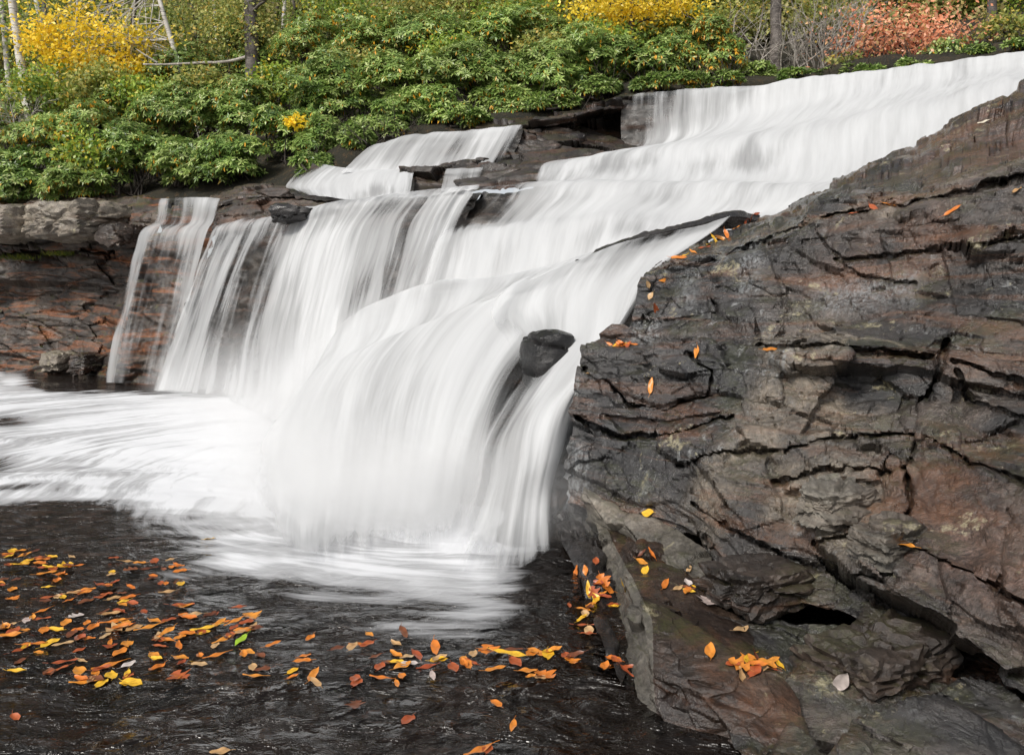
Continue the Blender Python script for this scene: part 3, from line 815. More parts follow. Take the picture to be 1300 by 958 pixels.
# ------------------------------------------------------------------ the big outcrop
OUT = [
    [(905, 470, 9.6), (960, 420, 10.2), (1010, 370, 10.6), (1080, 320, 10.8), (1160, 280, 10.8), (1240, 240, 10.8), (1330, 190, 10.6), (1470, 130, 10.4)],
    [(846, 334, 8.2), (880, 315, 8.5), (925, 291, 9.0), (1005, 262, 9.5), (1065, 231, 9.7), (1163, 186, 9.7), (1218, 152, 9.7), (1305, 105, 9.5), (1470, 38, 9.2)],
    [(838, 333, 7.9), (872, 312, 8.1), (920, 288, 8.6), (1000, 257, 9.0), (1060, 226, 9.2), (1160, 181, 9.2), (1215, 146, 9.2), (1300, 101, 9.0), (1470, 32, 8.8)],
    [(832, 338, 7.6), (880, 318, 7.7), (940, 294, 7.9), (1060, 250, 7.9), (1170, 214, 7.6), (1300, 155, 7.2), (1470, 95, 6.8)],
    [(826, 346, 7.3), (888, 325, 7.3), (960, 301, 7.15), (1050, 268, 6.8), (1150, 256, 6.3), (1300, 217, 5.7), (1470, 170, 5.3)],
    [(822, 349, 7.05), (889, 323, 6.95), (960, 299, 6.7), (1050, 265, 6.25), (1150, 253, 5.75), (1300, 213, 5.15), (1470, 165, 4.8)],
    [(812, 365, 6.85), (880, 345, 6.7), (960, 325, 6.4), (1050, 298, 6.0), (1150, 285, 5.5), (1300, 255, 4.95), (1470, 215, 4.6)],
    [(803, 400, 6.55), (870, 385, 6.35), (960, 375, 5.95), (1070, 370, 5.5), (1180, 370, 5.1), (1300, 365, 4.6), (1470, 360, 4.2)],
    [(793, 436, 6.2), (860, 437, 5.95), (960, 429, 5.5), (1090, 431, 5.05), (1185, 441, 4.75), (1300, 472, 4.3), (1470, 510, 3.9)],
    [(742, 444, 5.85), (800, 442, 5.75), (870, 443, 5.5), (965, 431, 5.1), (1090, 433, 4.62), (1185, 445, 4.5), (1300, 475, 4.15), (1470, 514, 3.7)],
    [(736, 450, 5.72), (795, 449, 5.6), (868, 452, 5.35), (965, 440, 4.95), (1085, 440, 4.5), (1180, 455, 4.42), (1300, 484, 4.08), (1470, 524, 3.6)],
    [(730, 490, 5.65), (785, 495, 5.5), (860, 495, 5.25), (960, 490, 4.85), (1040, 490, 4.7), (1110, 495, 4.72), (1185, 510, 4.5), (1300, 525, 3.9), (1470, 565, 3.45)],
    [(722, 535, 5.58), (785, 545, 5.4), (860, 545, 5.1), (950, 545, 4.6), (1010, 545, 4.45), (1080, 545, 4.42), (1150, 555, 4.35), (1200, 560, 4.15), (1300, 580, 3.6), (1470, 620, 3.2)],
    [(718, 580, 5.5), (785, 590, 5.25), (860, 595, 4.85), (945, 600, 4.35), (1010, 605, 4.1), (1080, 605, 3.95), (1150, 610, 3.9), (1200, 615, 3.75), (1300, 640, 3.3), (1470, 680, 2.95)],
    [(716, 612, 5.45), (785, 622, 5.1), (870, 640, 4.65), (930, 655, 4.2), (1010, 665, 3.85), (1090, 665, 3.6), (1160, 668, 3.45), (1210, 680, 3.3), (1300, 710, 2.95), (1470, 760, 2.6)],
    [(716, 628, 5.4), (790, 640, 5.0), (872, 662, 4.5), (915, 700, 4.08), (1000, 722, 3.62), (1090, 725, 3.35), (1150, 740, 3.12), (1210, 755, 2.98), (1300, 790, 2.7), (1470, 860, 2.4)],
    [(717, 634, 5.42), (795, 648, 5.0), (880, 672, 4.48), (932, 745, 3.95), (1005, 752, 3.5), (1085, 765, 3.22), (1150, 795, 2.98), (1210, 800, 2.85), (1300, 858, 2.58), (1470, 950, 2.28)],
    [(718, 637, 5.6), (798, 652, 5.25), (885, 680, 4.95), (935, 752, 4.9), (1008, 758, 4.7), (1090, 772, 4.4), (1150, 800, 4.0), (1210, 812, 3.75), (1300, 868, 3.3), (1470, 965, 2.8)],
    [(718, 655, 5.7), (800, 680, 5.3), (890, 715, 4.9), (940, 775, 4.5), (1010, 795, 4.0), (1090, 815, 3.7), (1150, 840, 3.4), (1210, 860, 3.2), (1300, 915, 2.9), (1470, 1010, 2.6)],
    [(718, 675, 5.65), (800, 715, 4.9), (890, 750, 4.2), (940, 795, 3.5), (1010, 812, 3.2), (1090, 838, 2.95), (1150, 860, 2.8), (1210, 885, 2.66), (1300, 930, 2.44), (1470, 1020, 2.1)],
    [(718, 700, 5.3), (800, 750, 4.45), (890, 800, 3.55), (940, 850, 2.95), (1010, 880, 2.72), (1090, 910, 2.55), (1150, 935, 2.43), (1210, 955, 2.35), (1300, 1000, 2.17), (1470, 1100, 1.86)],
    [(718, 720, 5.0), (800, 790, 4.0), (890, 860, 3.2), (940, 960, 2.6), (1010, 1010, 2.35), (1090, 1040, 2.2), (1150, 1060, 2.1), (1210, 1080, 2.05), (1300, 1100, 1.95), (1470, 1160, 1.75)],
]


def seg_dist(PX, PY, line):
    best = np.full(PX.shape, 1e9)
    for (x0, y0), (x1, y1) in zip(line[:-1], line[1:]):
        dx, dy = x1 - x0, y1 - y0
        t = np.clip(((PX - x0) * dx + (PY - y0) * dy) / (dx * dx + dy * dy), 0, 1)
        best = np.minimum(best, np.hypot(PX - x0 - t * dx, PY - y0 - t * dy))
    return best


def inside(PX, PY, poly):
    r = np.zeros(PX.shape, bool)
    for (x0, y0), (x1, y1) in zip(poly, poly[1:] + poly[:1]):
        c = (y0 > PY) != (y1 > PY)
        r ^= c & (PX < (x1 - x0) * (PY - y0) / (y1 - y0 + 1e-9) + x0)
    return r


CRACKS = [   # joints in the outcrop: line, half width, depth in metres
    ([(1200, 436), (1190, 480), (1166, 515), (1163, 560), (1150, 600), (1158, 640), (1132, 695)], 4, .2),
    ([(1300, 128), (1240, 168), (1180, 202), (1130, 216), (1070, 250), (1030, 262)], 2.5, .12),
    ([(1400, 190), (1300, 221), (1215, 245), (1150, 261), (1090, 268), (1050, 275), (960, 309), (900, 330)], 2.6, .13),
    ([(738, 470), (775, 488), (800, 512), (845, 518), (905, 503)], 2.6, .12),
    ([(730, 530), (790, 556), (850, 552), (930, 528)], 2.6, .12),
    ([(868, 446), (905, 470), (900, 500)], 2.2, .08),
    ([(860, 590), (920, 574), (1000, 570), (1060, 556), (1160, 552)], 2.6, .1),
    ([(985, 612), (1050, 594), (1130, 598), (1158, 590)], 2.6, .1),
    ([(1030, 690), (1100, 676), (1180, 705), (1300, 765)], 2.6, .1),
    ([(1185, 560), (1240, 592), (1300, 610), (1400, 660)], 2.6, .1),
    ([(1040, 300), (1075, 340), (1100, 352), (1160, 360)], 2, .05),
    ([(905, 360), (950, 378), (965, 428)], 2, .05),
    ([(960, 437), (1085, 440), (1190, 452), (1300, 486)], 2.2, .1),
    ([(1215, 470), (1230, 510), (1300, 530)], 2.4, .08),
    ([(880, 640), (960, 690), (1040, 720), (1120, 735)], 2.4, .08),
    ([(1060, 330), (1190, 318), (1300, 300), (1400, 280)], 2.2, .07),
]
HOLLOWS = [  # sunken and proud facets: outline, depth
    ([(1080, 441), (1187, 447), (1190, 500), (1150, 524), (1060, 545), (1012, 556), (1045, 498)], .20),
    ([(812, 384), (905, 380), (910, 398), (830, 412)], -.10),
    ([(1085, 262), (1140, 254), (1142, 285), (1092, 292)], .09),
    ([(1140, 268), (1215, 262), (1220, 280), (1150, 290)], -.07),
    ([(990, 625), (1060, 605), (1120, 610), (1130, 660), (1040, 650)], .07),
    ([(775, 470), (860, 460), (900, 500), (840, 515), (790, 500)], -.10),
    ([(760, 525), (850, 530), (920, 520), (900, 550), (800, 556)], .08),
    ([(1205, 480), (1400, 520), (1400, 610), (1215, 590)], .10),
    ([(930, 260), (1030, 235), (1010, 262), (930, 290)], .05),
    ([(970, 310), (1120, 290), (1140, 400), (1000, 415)], .05),
    ([(1190, 300), (1400, 240), (1400, 420), (1210, 400)], -.06),
    ([(870, 590), (975, 575), (1000, 660), (930, 680)], -.06),
    ([(1190, 690), (1300, 720), (1400, 800), (1300, 830), (1200, 760)], -.05),
]
# stains: outline, kind, softness in picture rows; some paint in shade, edge light and glints
STAINS_AND_LIGHT = [
    ('pale', [(975, 590), (1060, 560), (1140, 600), (1140, 690), (1060, 700), (990, 650)], 26),
    ('pale', [(975, 432), (1075, 436), (1040, 500), (1000, 560), (930, 650), (900, 690), (880, 640), (940, 520)], 22),
    ('pale', [(1050, 470), (1090, 520), (1140, 545), (1020, 560)], 12),
    ('wet_and_shade', [(715, 440), (900, 432), (960, 470), (930, 560), (860, 640), (715, 640)], 45),
    ('wet_and_shade', [(800, 330), (930, 285), (1060, 228), (1130, 205), (1060, 262), (960, 300), (900, 420), (790, 440)], 30),
    ('wet_and_shade', [(1080, 441), (1187, 447), (1190, 500), (1150, 530), (1060, 545), (1030, 530)], 8),  # shade of the recess under the block, painted into the colour
    ('wet_and_shade', [(925, 745), (1010, 755), (1090, 770), (1160, 805), (1300, 868), (1400, 950), (1200, 960), (1020, 868), (960, 800)], 16),  # dark moss plus painted shade under the overhang
    ('rusty', [(1190, 640), (1320, 640), (1420, 860), (1300, 840), (1180, 740)], 40),
    ('rusty', [(1060, 300), (1180, 270), (1240, 300), (1120, 390), (1040, 370)], 40),
    ('rusty', [(1150, 180), (1300, 110), (1420, 60), (1420, 190), (1200, 240)], 40),
    ('pale', [(905, 320), (960, 299), (1050, 265), (1150, 253), (1300, 213), (1420, 178), (1420, 184), (1300, 219), (1150, 258), (1050, 271), (960, 305), (905, 326)], 2.5),  # highlight painted along the rim of the upper ledge
    ('pale', [(965, 430), (1085, 432), (1186, 443), (1186, 449), (1080, 440), (965, 437)], 2.5),  # highlight painted along the block's top edge
    ('pale', [(1078, 434), (1086, 438), (1050, 500), (1014, 556), (1006, 552), (1042, 494)], 3),  # highlight painted down the facet edge beside the recess
    ('trickle_glint', [(935, 305), (962, 300), (968, 375), (938, 385)], 10),
    ('trickle_glint', [(866, 342), (890, 335), (882, 388), (855, 388)], 10),
    ('trickle_glint', [(800, 412), (838, 402), (832, 440), (800, 440)], 8),
    ('trickle_glint', [(1040, 365), (1165, 345), (1165, 392), (1040, 400)], 14),
    ('trickle_glint', [(975, 436), (1010, 436), (1004, 470), (978, 475)], 8),
    ('trickle_glint', [(716, 560), (748, 565), (744, 640), (722, 640)], 10),
    ('trickle_glint', [(905, 315), (925, 308), (922, 335), (905, 340)], 8),
]


def stain_light_masks(V):
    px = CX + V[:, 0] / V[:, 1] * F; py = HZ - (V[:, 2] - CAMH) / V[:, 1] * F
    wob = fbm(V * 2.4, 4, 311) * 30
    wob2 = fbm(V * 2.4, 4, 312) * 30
    out = {k: np.zeros(len(V)) for k in ('pale', 'wet_and_shade', 'rusty', 'trickle_glint')}
    for k, poly, so in STAINS_AND_LIGHT:
        f = .35 if k == 'trickle_glint' else 1
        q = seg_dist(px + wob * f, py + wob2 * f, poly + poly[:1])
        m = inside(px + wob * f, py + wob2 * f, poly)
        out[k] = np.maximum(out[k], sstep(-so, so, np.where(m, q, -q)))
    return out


def carve_outcrop(G):
    Yc = G[:, :, 1]
    PX = CX + G[:, :, 0] / Yc * F; PY = HZ - (G[:, :, 2] - CAMH) / Yc * F
    n3 = np.stack([PX.ravel() / 14, PY.ravel() / 14, PX.ravel() * 0], 1)
    wx = fbm(n3, 3, 301).reshape(PX.shape) * 5; wy = fbm(n3, 3, 302).reshape(PX.shape) * 5
    dep = np.zeros(PX.shape)
    for line, wd, d in CRACKS:
        q = seg_dist(PX + wx, PY + wy, line)
        dep = np.maximum(dep, d * (1 - sstep(wd * .3, wd * 1.3, q)))
    for poly, d in HOLLOWS:
        q = seg_dist(PX + wx * .5, PY + wy * .5, poly + poly[:1])
        m = inside(PX + wx * .5, PY + wy * .5, poly)
        ys = [p[1] for p in poly]
        fall = .35 + .65 * np.clip((max(ys) - PY) / (max(ys) - min(ys)), 0, 1)
        dep += d * fall * np.where(m, sstep(0, 4.5, q), 0)
    ray = G - np.array([0, 0, CAMH]); ray /= np.linalg.norm(ray, axis=2, keepdims=True)
    near = sstep(0, .06, np.linspace(0, 1, G.shape[0]))[:, None]
    return G + ray * (dep * near)[:, :, None]


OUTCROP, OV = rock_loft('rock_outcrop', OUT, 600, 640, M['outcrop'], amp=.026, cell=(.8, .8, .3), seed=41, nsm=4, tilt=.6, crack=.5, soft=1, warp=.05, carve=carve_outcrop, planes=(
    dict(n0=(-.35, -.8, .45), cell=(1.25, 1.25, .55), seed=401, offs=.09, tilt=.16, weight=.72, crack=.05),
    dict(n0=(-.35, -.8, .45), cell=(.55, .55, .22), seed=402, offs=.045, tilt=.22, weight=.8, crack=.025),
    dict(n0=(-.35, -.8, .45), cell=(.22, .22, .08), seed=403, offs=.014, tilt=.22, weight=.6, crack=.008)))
for k_, v_ in stain_light_masks(OV.reshape(-1, 3)).items():
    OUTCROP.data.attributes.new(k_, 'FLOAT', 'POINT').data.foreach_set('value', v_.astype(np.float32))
tag(OUTCROP, 'massive layered wet brown rock outcrop rising from the pool beside the falls', 'rock outcrop')

def to_px(w):
    return (CX + w[0] / w[1] * F, HZ - (w[2] - CAMH) / w[1] * F, w[1])


BANK = []
for r_ in OUT:                       # the bank the outcrop belongs to goes on to the right
    e_ = P(*r_[-1]); d_ = e_ - P(*r_[-2]); d_ = d_ / np.linalg.norm(d_)
    BANK.append([to_px(e_ - d_ * .12 + np.array([0, .06, -.05])), to_px(e_ + np.array([.9, -.05, .05])), to_px(e_ + np.array([2.2, .1, .2])), to_px(e_ + np.array([5., .6, .5]))])
o, _ = rock_loft('terrain', BANK, 160, 260, M['outcrop'], amp=.03, cell=(.8, .8, .3), seed=43, nsm=4, solid=False, planes=(
    dict(n0=(-.35, -.8, .45), cell=(1.25, 1.25, .55), seed=421, offs=.09, tilt=.16, weight=.7, crack=.05),
    dict(n0=(-.35, -.8, .45), cell=(.55, .55, .22), seed=422, offs=.045, tilt=.22, weight=.7, crack=.025)))
tag(o, kind='structure')

# rock lip beside the near fall
LIP = [
    [(705, 350, 9.3), (760, 320, 9.2), (820, 298, 9.2), (880, 284, 9.2), (935, 270, 9.3), (965, 274, 9.4)],
    [(705, 345, 8.95), (760, 317, 8.85), (820, 295, 8.75), (880, 281, 8.7), (935, 268, 8.8), (965, 272, 9.1)],
    [(705, 347, 8.85), (760, 321, 8.72), (820, 300, 8.65), (880, 286, 8.6), (935, 275, 8.7), (965, 279, 9.0)],
    [(705, 362, 8.85), (760, 335, 8.8), (820, 314, 8.7), (880, 300, 8.65), (935, 290, 8.75), (965, 292, 9.0)],
]
o, _ = rock_loft('rock_lip', LIP, 180, 40, M['wet_black'], amp=.02, cell=(.5, .5, .2), seed=51)
tag(o, 'narrow black rock lip running along the crest of the nearest fan of water', 'rock ledge')

boulder('boulder', P(697, 456, 6.8), (.22, .27, .28), M['black'], 61, 5, .04, 'dark wet boulder sticking out of the white water at the centre of the falls', boxy=.5, cell=(.9, .9, .6), rz=.3)

# ------------------------------------------------------------------ far ledges and left wall
WALL = [
    [(-120, 262, 25), (0, 254, 23.5), (60, 250, 22.6), (120, 248, 21.8), (165, 250, 21), (215, 249, 20)],
    [(-120, 266, 22.5), (0, 259, 21.2), (60, 256, 20.6), (120, 255, 20.1), (165, 259, 19.3), (205, 262, 18.9)],
    [(-120, 285, 22.2), (0, 278, 20.9), (60, 275, 20.2), (120, 276, 19.8), (165, 278, 19.1), (200, 280, 18.7)],
    [(-120, 318, 22.0), (0, 316, 20.7), (60, 314, 20.0), (120, 312, 19.6), (165, 315, 19.1), (195, 312, 18.6)],
    [(-120, 322, 23.9), (0, 320, 22.5), (60, 318, 21.8), (120, 317, 21.2), (165, 320, 20.3), (195, 318, 19.4)],
    [(-120, 330, 22.8), (0, 329, 21.4), (60, 326, 20.7), (120, 325, 20.3), (165, 330, 19.6), (195, 335, 18.9)],
    [(-120, 336, 22.2), (0, 336, 20.8), (60, 332, 20.2), (120, 331, 19.8), (165, 338, 19.3), (195, 345, 18.4)],
    [(-120, 350, 22.3), (0, 350, 21.0), (60, 345, 20.4), (120, 343, 20.0), (165, 350, 19.4), (195, 360, 18.2)],
    [(-120, 385, 23.8), (0, 383, 22.4), (60, 380, 21.6), (120, 376, 20.8), (165, 378, 19.6), (195, 385, 18.0)],
    [(-120, 394, 23.3), (0, 393, 21.9), (60, 390, 21.1), (120, 388, 20.5), (165, 392, 19.4), (195, 400, 17.8)],
    [(-120, 440, 22.8), (0, 438, 21.5), (60, 436, 20.9), (120, 438, 20.2), (165, 445, 18.9), (195, 450, 17.5)],
    [(-120, 480, 22.5), (0, 480, 21.2), (60, 480, 20.6), (120, 486, 19.8), (165, 496, 18.0), (195, 504, 17.0)],
]
WALLO, _ = rock_loft('rock_wall', WALL, 240, 230, M['wall'], planes=(dict(n0=(.3, -.9, .3), cell=(3.2, 3.2, .95), seed=416, offs=.22, tilt=.12, weight=.7, crack=.08), dict(n0=(.3, -.9, .3), cell=(1.3, 1.3, .3), seed=417, offs=.07, tilt=.16, weight=.5, crack=.03)), amp=.06, cell=(1.5, 1.5, .5), seed=71, solid=False)
tag(WALLO, 'rust stained layered rock wall at the left edge of the pool', 'rock wall')

for k, (px, py, Y, rx, ry, rz_, sd, lab, mt) in enumerate([
    (22, 286, 20.3, 1.15, 1.1, .52, 1, 'grey sloping block on top of the left wall, at the photo edge', 'pale_slab'),
    (105, 283, 19.7, 1.45, 1.1, .52, 2, 'long pale tan slab on top of the left wall under the bush', 'pale_slab'),
    (160, 300, 18.9, .50, .6, .30, 3, 'small dark cubical block between the pale slab and the thin strands', 'ledge'),
    (78, 460, 20.2, .42, .4, .28, 4, 'rounded bluish grey stone at the foot of the left wall', 'pale_slab'),
    (112, 462, 19.6, .38, .4, .30, 5, 'dark rounded stone beside the bluish one at the wall foot', 'ledge'),
]):
    boulder('boulder', P(px, py, Y), (rx, ry, rz_), M[mt], 80 + sd, 5, .07, lab, 'boulder', boxy=.62, cell=(.9, .9, .35), rz=-.5, solid=False)

SH = [
    [(265, 252, 18.6), (310, 236, 18.3), (350, 235, 17.6), (400, 240, 16.9), (480, 249, 15.3)],
    [(268, 256, 17.4), (310, 239, 17.0), (350, 238, 16.5), (405, 243, 15.8), (474, 251, 14.5)],
    [(272, 262, 17.2), (310, 249, 16.9), (350, 247, 16.4), (405, 250, 15.7), (470, 254, 14.4)],
    [(276, 266, 17.5), (312, 252, 17.3), (352, 250, 16.8), (405, 253, 16.0), (466, 256, 14.6)],
    [(274, 270, 17.0), (312, 258, 16.7), (352, 255, 16.2), (405, 256, 15.4), (460, 259, 14.2)],
    [(272, 282, 16.9), (310, 276, 16.4), (350, 270, 15.9), (400, 263, 15.1), (455, 261, 14.2)],
    [(270, 300, 16.9), (305, 295, 16.4), (345, 288, 15.9), (395, 275, 15.1), (450, 266, 14.2)],
]
o, _ = rock_loft('rock_ledge', SH, 200, 80, M['ledge'], planes=(dict(n0=(-.2, -.9, .4), cell=(1.4, 1.4, .22), seed=415, offs=.10, tilt=.12, weight=.7, crack=.03),), amp=.035, cell=(1.6, 1.2, .2), seed=91, solid=False)
tag(o, 'flat layered dark ledge under the bushes above the left curtain of water', 'rock ledge')
boulder('boulder', P(372, 272, 14.5), (.42, .35, .17), M['wet_black'], 97, 4, .04, 'black wet hump poking through the crest of the left curtain', 'boulder', solid=False)

LD = [
    [(520, 176, 20.5), (560, 166, 20.3), (650, 152, 20), (720, 143, 20), (770, 128, 20.2), (830, 113, 20.3)],
    [(520, 181, 18.9), (560, 172, 18.7), (650, 157, 18.0), (720, 148, 18.1), (770, 131, 18.5), (830, 116, 19.2)],
    [(520, 186, 18.9), (560, 178, 18.8), (650, 162, 18.1), (720, 155, 18.2), (770, 138, 18.6), (830, 123, 19.3)],
    [(520, 190, 19.2), (560, 184, 19.2), (650, 168, 19.0), (720, 163, 19.6), (770, 150, 19.8), (830, 140, 20.0)],
    [(520, 198, 17.6), (560, 192, 17.6), (650, 170, 17.4), (720, 172, 18.0), (770, 175, 19.2), (830, 170, 19.4)],
    [(520, 205, 17.2), (560, 200, 17.1), (650, 180, 16.9), (720, 182, 17.2), (770, 183, 18.6), (830, 186, 18.8)],
    [(515, 212, 17.0), (560, 208, 16.9), (650, 200, 16.8), (720, 194, 16.9), (770, 189, 17.6), (830, 192, 17.8)],
    [(505, 217, 15.9), (560, 214, 15.85), (640, 212, 15.6), (700, 199, 15.7), (760, 192, 16.1), (820, 194, 16.5)],
    [(500, 230, 15.7), (555, 230, 15.7), (630, 228, 15.3), (690, 216, 15.2), (755, 205, 15.4), (820, 205, 15.6)],
    [(495, 254, 15.0), (545, 250, 15.0), (620, 242, 14.6), (680, 236, 14.5), (750, 228, 14.7), (820, 225, 15)],
]
o, _ = rock_loft('rock_ledge', LD, 260, 150, M['dark_ledge'], planes=(dict(n0=(-.2, -.9, .4), cell=(1.3, 1.3, .4), seed=414, offs=.12, tilt=.15, weight=.7, crack=.04),), amp=.05, cell=(1.4, 1.2, .25), seed=101, solid=False)
tag(o, 'dark undercut rock ledge between the shelf fall and the high cascade', 'rock ledge')

# ------------------------------------------------------------------ foreground slabs
SLAB = [
    [(762, 672, 5.5), (776, 740, 4.48), (793, 820, 3.62), (807, 868, 3.2), (814, 905, 2.98)],
    [(768, 672, 5.3), (785, 720, 4.5), (806, 768, 3.78), (824, 820, 3.3), (828, 930, 2.95)],
    [(771, 671, 5.2), (789, 703, 4.5), (811, 742, 3.78), (832, 784, 3.2), (838, 940, 2.9)],
    [(776, 669, 5.2), (796, 700, 4.5), (820, 738, 3.8), (842, 790, 3.17), (850, 945, 2.86)],
    [(785, 667, 5.2), (815, 700, 4.55), (845, 745, 3.85), (872, 822, 3.05), (880, 960, 2.78)],
    [(805, 664, 5.15), (845, 700, 4.5), (885, 760, 3.72), (925, 866, 2.87), (920, 960, 2.82)],
    [(850, 662, 5.0), (905, 712, 4.5), (965, 790, 3.6), (1005, 935, 2.62), (1000, 1010, 2.55)],
    [(870, 690, 5.2), (935, 745, 4.6), (1000, 830, 3.75), (1060, 985, 2.75), (1060, 1050, 2.65)],
]
o, _ = rock_loft('rock_slab', SLAB, 260, 220, M['slab'], planes=(dict(n0=(-.3, -.6, .75), cell=(.7, .7, .3), seed=411, offs=.02, tilt=.06, weight=.8, crack=.01), dict(n0=(-.3, -.6, .75), cell=(.25, .25, .1), seed=412, offs=.008, tilt=.1, weight=.6)), amp=.01, cell=(.9, .9, .14), seed=111, nsm=1, smooth_u=False, mats=(M['slab_edge'], 0., .2))
tag(o, 'tilted brown wet rock slab with a pale upright edge in the foreground, autumn leaves on top', 'rock slab')
BEAM = [
    [(742, 612, 5.75), (800, 640, 5.25), (850, 668, 4.8), (905, 706, 4.35)],
    [(741, 618, 5.45), (798, 650, 4.98), (846, 680, 4.55), (902, 722, 4.1)],
    [(741, 624, 5.36), (797, 656, 4.88), (844, 688, 4.45), (900, 732, 4.0)],
    [(743, 655, 5.32), (796, 686, 4.85), (842, 716, 4.45), (896, 752, 4.0)],
    [(748, 672, 5.5), (800, 700, 5.05), (846, 730, 4.7), (900, 766, 4.3)],
]
o, _ = rock_loft('rock_beam', BEAM, 150, 70, M['slab_edge'], planes=(dict(n0=(-.5, -.6, .6), cell=(.4, .4, .2), seed=413, offs=.02, tilt=.12, weight=.8, crack=.01),), amp=.012, cell=(.5, .5, .12), seed=121, nsm=2)
tag(o, 'long narrow pale-sided stone beam at the foot of the outcrop above the tilted slab', 'rock slab')
RIDGE = [
    [(700, 640, 5.75), (740, 672, 5.35), (775, 715, 4.75), (800, 770, 4.1), (830, 830, 3.6)],
    [(690, 640, 5.7), (722, 668, 5.3), (748, 712, 4.75), (768, 770, 4.05), (795, 850, 3.4)],
    [(686, 652, 5.75), (712, 684, 5.25), (735, 735, 4.5), (755, 800, 3.75), (785, 880, 3.13)],
]
o, _ = rock_loft('rock_slab', RIDGE, 120, 40, M['wet_black'], amp=.04, cell=(.5, .5, .15), seed=125, nsm=2)
tag(o, 'low black wet rock shelf between the splashing water and the tilted slab', 'rock slab')

for px, py, Y, r, sd, lab, mt in [
    (1125, 690, 3.42, (.17, .12, .10), 5, 'pale tan broken block wedged in the crack of the outcrop', 'slab_edge'),
    (1060, 640, 3.8, (.2, .14, .11), 6, 'square lichen spotted block set in the middle of the outcrop face', 'slab_edge'),
    (960, 740, 3.8, (.26, .2, .10), 7, 'dark overhanging chunk above the mossy hollow at the outcrop foot', 'dark_ledge'),
    (1110, 845, 3.2, (.3, .22, .16), 8, 'dark stone at the bottom of the mossy hollow', 'dark_ledge'),
]:
    boulder('boulder', P(px, py, Y), r, M[mt], 130 + sd, 5, .03, lab, 'boulder', boxy=.7, cell=(.3, .3, .1), rz=.5)

# ------------------------------------------------------------------ hillside
HILL = [
    [(-500, 300, 27), (-120, 290, 24.5), (0, 280, 23), (100, 275, 21.8), (200, 270, 20.3), (300, 258, 19), (370, 250, 18.6), (440, 240, 18.3), (500, 200, 18.8), (650, 170, 19.4), (800, 140, 20.2), (950, 115, 20.5), (1100, 98, 19.8), (1300, 75, 18.6), (1700, 40, 18)],
    [(-500, 262, 28), (-120, 254, 25.2), (0, 250, 23.5), (100, 246, 22.2), (200, 245, 20.8), (300, 234, 19.8), (370, 222, 19.4), (440, 190, 19.2), (500, 175, 19.5), (650, 150, 20), (800, 115, 20.5), (950, 102, 21), (1100, 86, 20.3), (1300, 60, 19), (1700, 25, 18.5)],
    [(-500, 225, 32), (0, 215, 27), (200, 205, 24), (370, 180, 22.5), (500, 140, 22.5), (650, 115, 23), (800, 90, 24), (1100, 60, 24), (1300, 35, 23), (1700, 0, 22)],
    [(-500, 150, 45), (0, 130, 38), (200, 120, 34), (400, 95, 32), (650, 60, 33), (800, 45, 34), (1100, 20, 33), (1300, 0, 32), (1700, -40, 31)],
    [(-600, -60, 75), (0, -80, 65), (300, -90, 60), (650, -110, 60), (1000, -130, 60), (1300, -150, 58), (1700, -180, 56)],
    [(-600, -330, 110), (0, -340, 100), (300, -340, 95), (650, -350, 95), (1000, -360, 95), (1300, -380, 92), (1700, -400, 90)],
]
Gh, _d = loft(HILL, 150, 110)
Vh = Gh.reshape(-1, 3)
Vh = Vh + fbm(Vh * .5, 3, 140)[:, None] * np.array([0, 0, .35])
Fh = grid_faces(110, 150)
tag(mesh_np('hill', Vh, Fh, M['soil']), kind='structure')
HILLT = BVHTree.FromPolygons([tuple(v) for v in Vh], [tuple(int(i) for i in f) for f in Fh])


def ground_z(x, y):
    h = HILLT.ray_cast(Vector((x, y, 200)), Vector((0, 0, -1)))
    return h[0].z if h[0] is not None else 99.


# ------------------------------------------------------------------ foliage
def leaves_np(C, D, U, L, Wd, fold=.12):
    """C base, D direction, U up (N,3); returns verts/faces; each leaf two triangles folded along its midrib"""
    S = np.cross(D, U); S /= np.linalg.norm(S, axis=1, keepdims=True) + 1e-9
    U2 = np.cross(S, D)
    L = L[:, None]; Wd = Wd[:, None]
    a = C; t = C + D * L
    m = C + D * L * .5 + U2 * L * fold
    b = m + S * Wd * .5 - U2 * L * fold * .6; c = m - S * Wd * .5 - U2 * L * fold * .6
    n = len(C)
    V = np.stack([a, b, t, c], 1).reshape(-1, 3)
    i = np.arange(n)[:, None] * 4
    Fc = np.concatenate([i + np.array([0, 1, 2]), i + np.array([0, 2, 3])], 0)
    return V, Fc


def unit(v): return v / (np.linalg.norm(v, axis=-1, keepdims=True) + 1e-9)


def lobes_points(c, r, nl, n, rng, hem=-.35):
    """points with outward normals over a clump of nl overlapping lobes"""
    c = np.array(c); r = np.array(r)
    lc = c + unit(rng.normal(size=(nl, 3))) * r * rng.uniform(.35, .85, (nl, 1)) * np.array([1, .7, 1])
    lr = r.min() * rng.uniform(.4, .72, nl)
    k = rng.integers(0, nl, n)
    d = unit(rng.normal(size=(n * 3, 3)))
    d = d[(d[:, 2] > hem) & (d[:, 1] < .55)][:n]
    k = k[:len(d)]
    depth = rng.uniform(.72, 1.05, len(d))[:, None]
    p = lc[k] + d * lr[k][:, None] * depth * np.array([1.15, 1, .8])
    return p, d, lc


